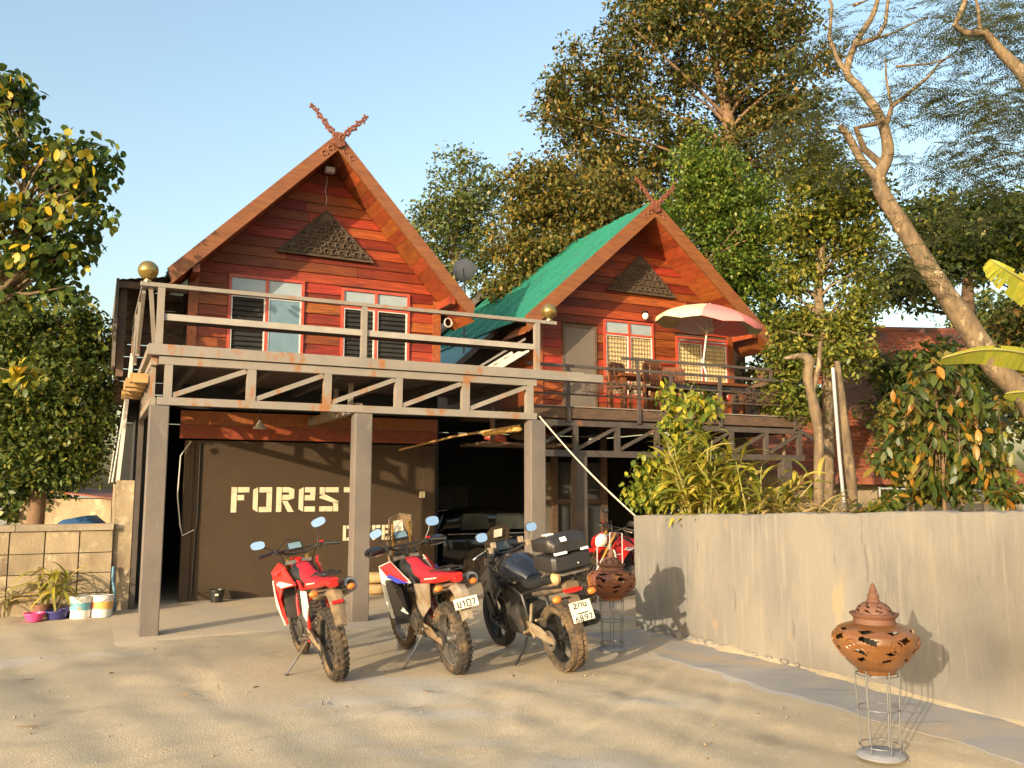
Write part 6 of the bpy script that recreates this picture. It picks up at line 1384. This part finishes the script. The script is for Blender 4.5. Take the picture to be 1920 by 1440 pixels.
# banana leaves from the right: a plant just outside the frame
bb = at(2030, 960, 7.6); bb.z = SOIL
bn = thing('banana_plant', 'banana plant with torn yellow-green leaves reaching in', 'plant', tuple(bb), None, False)
L_ban = M('banana_leaf', (.34, .32, .035), (.22, .26, .03), 6, .45, stretch=(9, 1, 1), over=((.46, .34, .05), 4, .58, .7, (1, 1, 1)))
MB().tube([(0, 0, 0), (0, .02, .6), (-.03, .03, 1.3)], [.11, .10, .07], 12).build('stem', m_stem, bn, smooth=60)
def banana_leaf(pts, w_):
    P_ = [Vector(at(*q))-bb for q in pts]; n = len(P_)*5; Q = []
    for i in range(n+1):
        f = i/n*(len(P_)-1); k = min(int(f), len(P_)-2); u = f-k
        p0 = P_[max(k-1, 0)]; p1 = P_[k]; p2 = P_[k+1]; p3 = P_[min(k+2, len(P_)-1)]
        Q.append(.5*((2*p1)+(p2-p0)*u+(2*p0-5*p1+4*p2-p3)*u*u+(3*p1-p0-3*p2+p3)*u**3))
    mb = MB()
    for i in range(n):
        if i % 9 == 7 : sh = .55
        else: sh = 1
        u0, u1 = i/n, (i+1)/n; g = lambda u: w_*(math.sin(math.pi*min(1, .10+u*.88))**.55)
        d = (Q[i+1]-Q[i]).normalized(); sd = Vector((0, 0, 1)) - d*d.z; sd = (sd*.8+Vector((.1, -.6, 0))).normalized(); dr = Vector((0, .5, -.15))*w_
        a0, a1 = g(u0)*sh, g(u1)*sh; wob = .012*math.sin(i*2.3)
        mb.add([Q[i], Q[i+1], Q[i+1]-sd*a1+dr*.3+Vector((0, wob, 0)), Q[i]-sd*a0+dr*.3], [(0, 1, 2, 3)]); mb.add([Q[i], Q[i]+sd*a0*.35+dr*.2, Q[i+1]+sd*a1*.35+dr*.2, Q[i+1]], [(0, 1, 2, 3)])
    lf = mb.build('leaf', L_ban, bn, smooth=60)
    MB().tube(Q, [.016-.012*i/n for i in range(n+1)], 6).build('midrib', m_stem, lf)
banana_leaf([(2030, 800, 7.6), (2010, 600, 7.5), (1940, 540, 7.4), (1885, 505, 7.3), (1856, 486, 7.3)], .17)
banana_leaf([(2030, 820, 7.6), (1990, 690, 7.3), (1920, 662, 7.1), (1840, 656, 7.0), (1765, 672, 6.9)], .15)
banana_leaf([(2030, 850, 7.6), (2000, 760, 7.4), (1950, 735, 7.2), (1885, 738, 7.1)], .12)
for i, (px, py, Y, nm) in enumerate(((1700, 790, 14.5, 'in front of the clay tiled roof'), (1470, 680, 15.5, 'behind the dark terrace corner'))):
    b0 = base_at(px, Y)
    tree('garden_bush', 'straggly olive green bush '+nm, [b0, at(px, 900, Y), at(px, py+40, Y)], [.05, .04, .02], [pxblob(px, py, Y, 45, 45), pxblob(px-20, py+60, Y, 40, 40), pxblob(px+25, py+80, Y, 40, 40)], 110, 34, .24, .10, L_mid if i else L_olive, limbs=25, bark=m_bark)
# tree stump and bright pole
sb = at(1597, 955, 10.2); sb.z = SOIL
sp_ = thing('tree_stump', 'bare sawn tree trunk standing behind the wall planting', 'stump', tuple(sb), None, False)
MB().tube(*knobbly([(0, 0, 0), (.01, 0, .6), (-.03, 0, 1.2), (-.07, 0, 1.75), (-.09, 0, 2.15)], [.075, .068, .06, .05, .03], 5, .14), 12).build('trunk', m_bark, sp_, smooth=60)
pb_ = sb+Vector((-.12, -.14, 0))
tag(MB().tube([pb_+Vector(q) for q in ((0, 0, 0), (-.05, 0, 1.0), (-.08, 0, 2.05))], .021, 10).build('metal_pole', m_pole, org=tuple(pb_), grid=False, smooth=60), 'shiny galvanised pole lashed in front of the bare trunk', 'pole')
kb = base_at(1520, 13.2); kn = thing('knobbly_trunk', 'short pruned trunk with a bent limb by the terrace corner', 'stump', tuple(kb), None, False)
def kpt(px, py): return Vector(at(px, py, 13.2))-kb
MB().tube(*knobbly([Vector((0, 0, 0)), kpt(1536, 860), kpt(1530, 780), kpt(1515, 710), kpt(1518, 680), kpt(1505, 668), kpt(1470, 672)], [.085, .08, .075, .07, .085, .055, .02], 4, .16), 10).build('trunk', m_bark, kn, smooth=60)
MB().tube([kpt(1522, 740), kpt(1535, 690), kpt(1538, 640)], [.045, .04, .03], 8).build('limb', m_bark, kn, smooth=60)

# ---------------------------------------------------------------- clay tiled roofs on the right
def tiled_house(name, label, c, rz, w_, d_, eave, rise, wallm):
    o = thing(name, label, 'house', (c.x, c.y, 0), 'clay tiled houses on the right', False, (0, 0, rz))
    MB().box(-w_/2+.4, -d_/2+.4, 0, w_/2-.4, d_/2-.4, eave+.1).build('wall', wallm, o)
    MB().box(-.5, -d_/2+.385, .3, .5, -d_/2+.398, eave-.25).build('door', m_darkwood, o)
    n = 16; L_ = math.hypot(d_/2, rise)
    for sg in (-1, 1):
        tl = MB()
        for i in range(n):
            f0, f1 = i/n, (i+1)/n
            y0, y1 = sg*d_/2*(1-f0), sg*d_/2*(1-f1); z0, z1 = eave+rise*f0+.03, eave+rise*f1
            m_ = int(w_/.24)
            for k in range(m_):
                x0 = -w_/2+k*w_/m_; x1 = x0+w_/m_-.01; j = random.uniform(0, .012)
                tl.add([(x0, y0, z0+j), (x1, y0, z0+j), (x1, y1, z1+.005), (x0, y1, z1+.005), (x0, y0, z0-.04), (x1, y0, z0-.04)], [(0, 1, 2, 3), (0, 4, 5, 1)])
        R_ = tl.build('roof_tiles', m_tile, o, kind='stuff')
        MB().beam((-w_/2, sg*d_/2, eave-.04), (w_/2, sg*d_/2, eave-.04), .05, .14).build('fascia', m_tile, o)
    MB().tube([(-w_/2, 0, eave+rise+.03), (w_/2, 0, eave+rise+.03)], .09, 8).build('ridge', m_tile, o)
    for s in (-1, 1): MB().add([(s*(w_/2-.41), -d_/2+.4, eave+.1), (s*(w_/2-.41), d_/2-.4, eave+.1), (s*(w_/2-.41), 0, eave+rise-.15)], [(0, 1, 2)]).build('gable', wallm, o)
p = at(1575, 880, 20.6); tiled_house('tiled_house', 'low house with a broad orange clay tiled roof right of the dark terrace', p, FA-R(14), 6.0, 5.0, 1.9, 1.6, m_block)
p = at(1690, 700, 20.5); tiled_house('tiled_house', 'taller red house with a tiled roof seen between the tree trunks', p, FA-R(20), 3.2, 3.2, 4.5, 1.0, m_darkwood)
# thin white wires and rail behind the planting
gr = thing('garden_rail', 'thin pale rail behind the young broad-leaved tree', 'rail', at(1650, 930, 11.5), grid=False); gz = gr.location.z; gr.location.z = 0
for k in range(4): MB().tube([(k*.75, .1*k, 0), (k*.75, .1*k, gz+.12)], .014, 6).build('post', m_pole, gr)
MB().tube([(0, 0, gz+.10), (2.25, .3, gz+.05)], .012, 6).build('rail', m_pole, gr); MB().tube([(0, 0, gz-.25), (1.2, .15, gz+.08), (2.25, .3, gz-.25)], .012, 6).build('brace', m_pole, gr)

# ---------------------------------------------------------------- yellowing plants in the pots on the left
me_p = [strap('leaf', L_ging, .040, c) for c in (1.0, 1.6)]
for i, (px, py, k, h_, dy, lab) in enumerate(((104, 1163, 9, .66, .14, 'tall yellowing plant with strap leaves in the indigo pot'), (78, 1160, 7, .60, .20, 'yellowing strap-leaved plant in the terracotta pot'), (8, 1160, 6, .42, .1, 'withered brown plant at the shaded end of the panel wall'))):
    b = ground_at(px, py)+ET*dy; b.z = .04 if i < 2 else 0; o = thing('potted_plant', lab, 'plant', tuple(b), None, False)
    for j in range(k):
        a = random.uniform(0, 6.28); top = Vector((math.cos(a)*.12, math.sin(a)*.12, h_*random.uniform(.6, 1)))
        MB().tube([(0, 0, 0), top*.5, top], [.010, .008, .005], 5).build('cane', m_stem, o)
        for q in range(5):
            s = random.uniform(.28, .52); inst('leaf', random.choice(me_p if i < 2 else me_d), o, top*(.55+.11*q), (random.gauss(0, .3), -random.uniform(.1, 1.1), random.uniform(0, 6.28)), (s, s, s))
# ---------------------------------------------------------------- the tree line across the lane behind the camera, which shades the yard at this hour
for i, (f, hgt, r_, nc, lab) in enumerate(((-12, 11.2, 3.2, 60, 'tall spreading tree at the far end of the lane'), (-6.2, 11.0, 2.6, 45, 'rounded tree across the lane beside the thin one'), (-3.4, 13.9, 2.0, 40, 'thin see-through tree across the lane facing the cement wall'),
        (.6, 11.3, 2.2, 36, 'low tree across the lane between the thin and the full one'), (3.6, 13.2, 1.6, 75, 'full round tree across the lane facing the terrace columns'), (8.6, 11.4, 2.6, 45, 'broad tree across the lane facing the panel wall'), (14, 12, 3.2, 60, 'tall spreading tree at the near end of the lane'))):
    c = Vector((0, 7, 0))-Vector((SD.x, SD.y, 0)).normalized()*58+Vector((-SD.y, SD.x, 0)).normalized()*f
    tree('lane_tree', lab, [c, c+Vector((0, 0, 5)), c+Vector((.3, 0, 9))], [.25, .2, .08], [((c.x, c.y, hgt-2.0), (r_, r_, 2.0)), ((c.x+.6, c.y, hgt-4.5), (r_+.6, r_+.6, 2.3)), ((c.x, c.y, 4.5), (r_+.4, r_+.4, 2.5))], nc, 18, .7, .45, L_mid, group='trees across the lane', limbs=8)
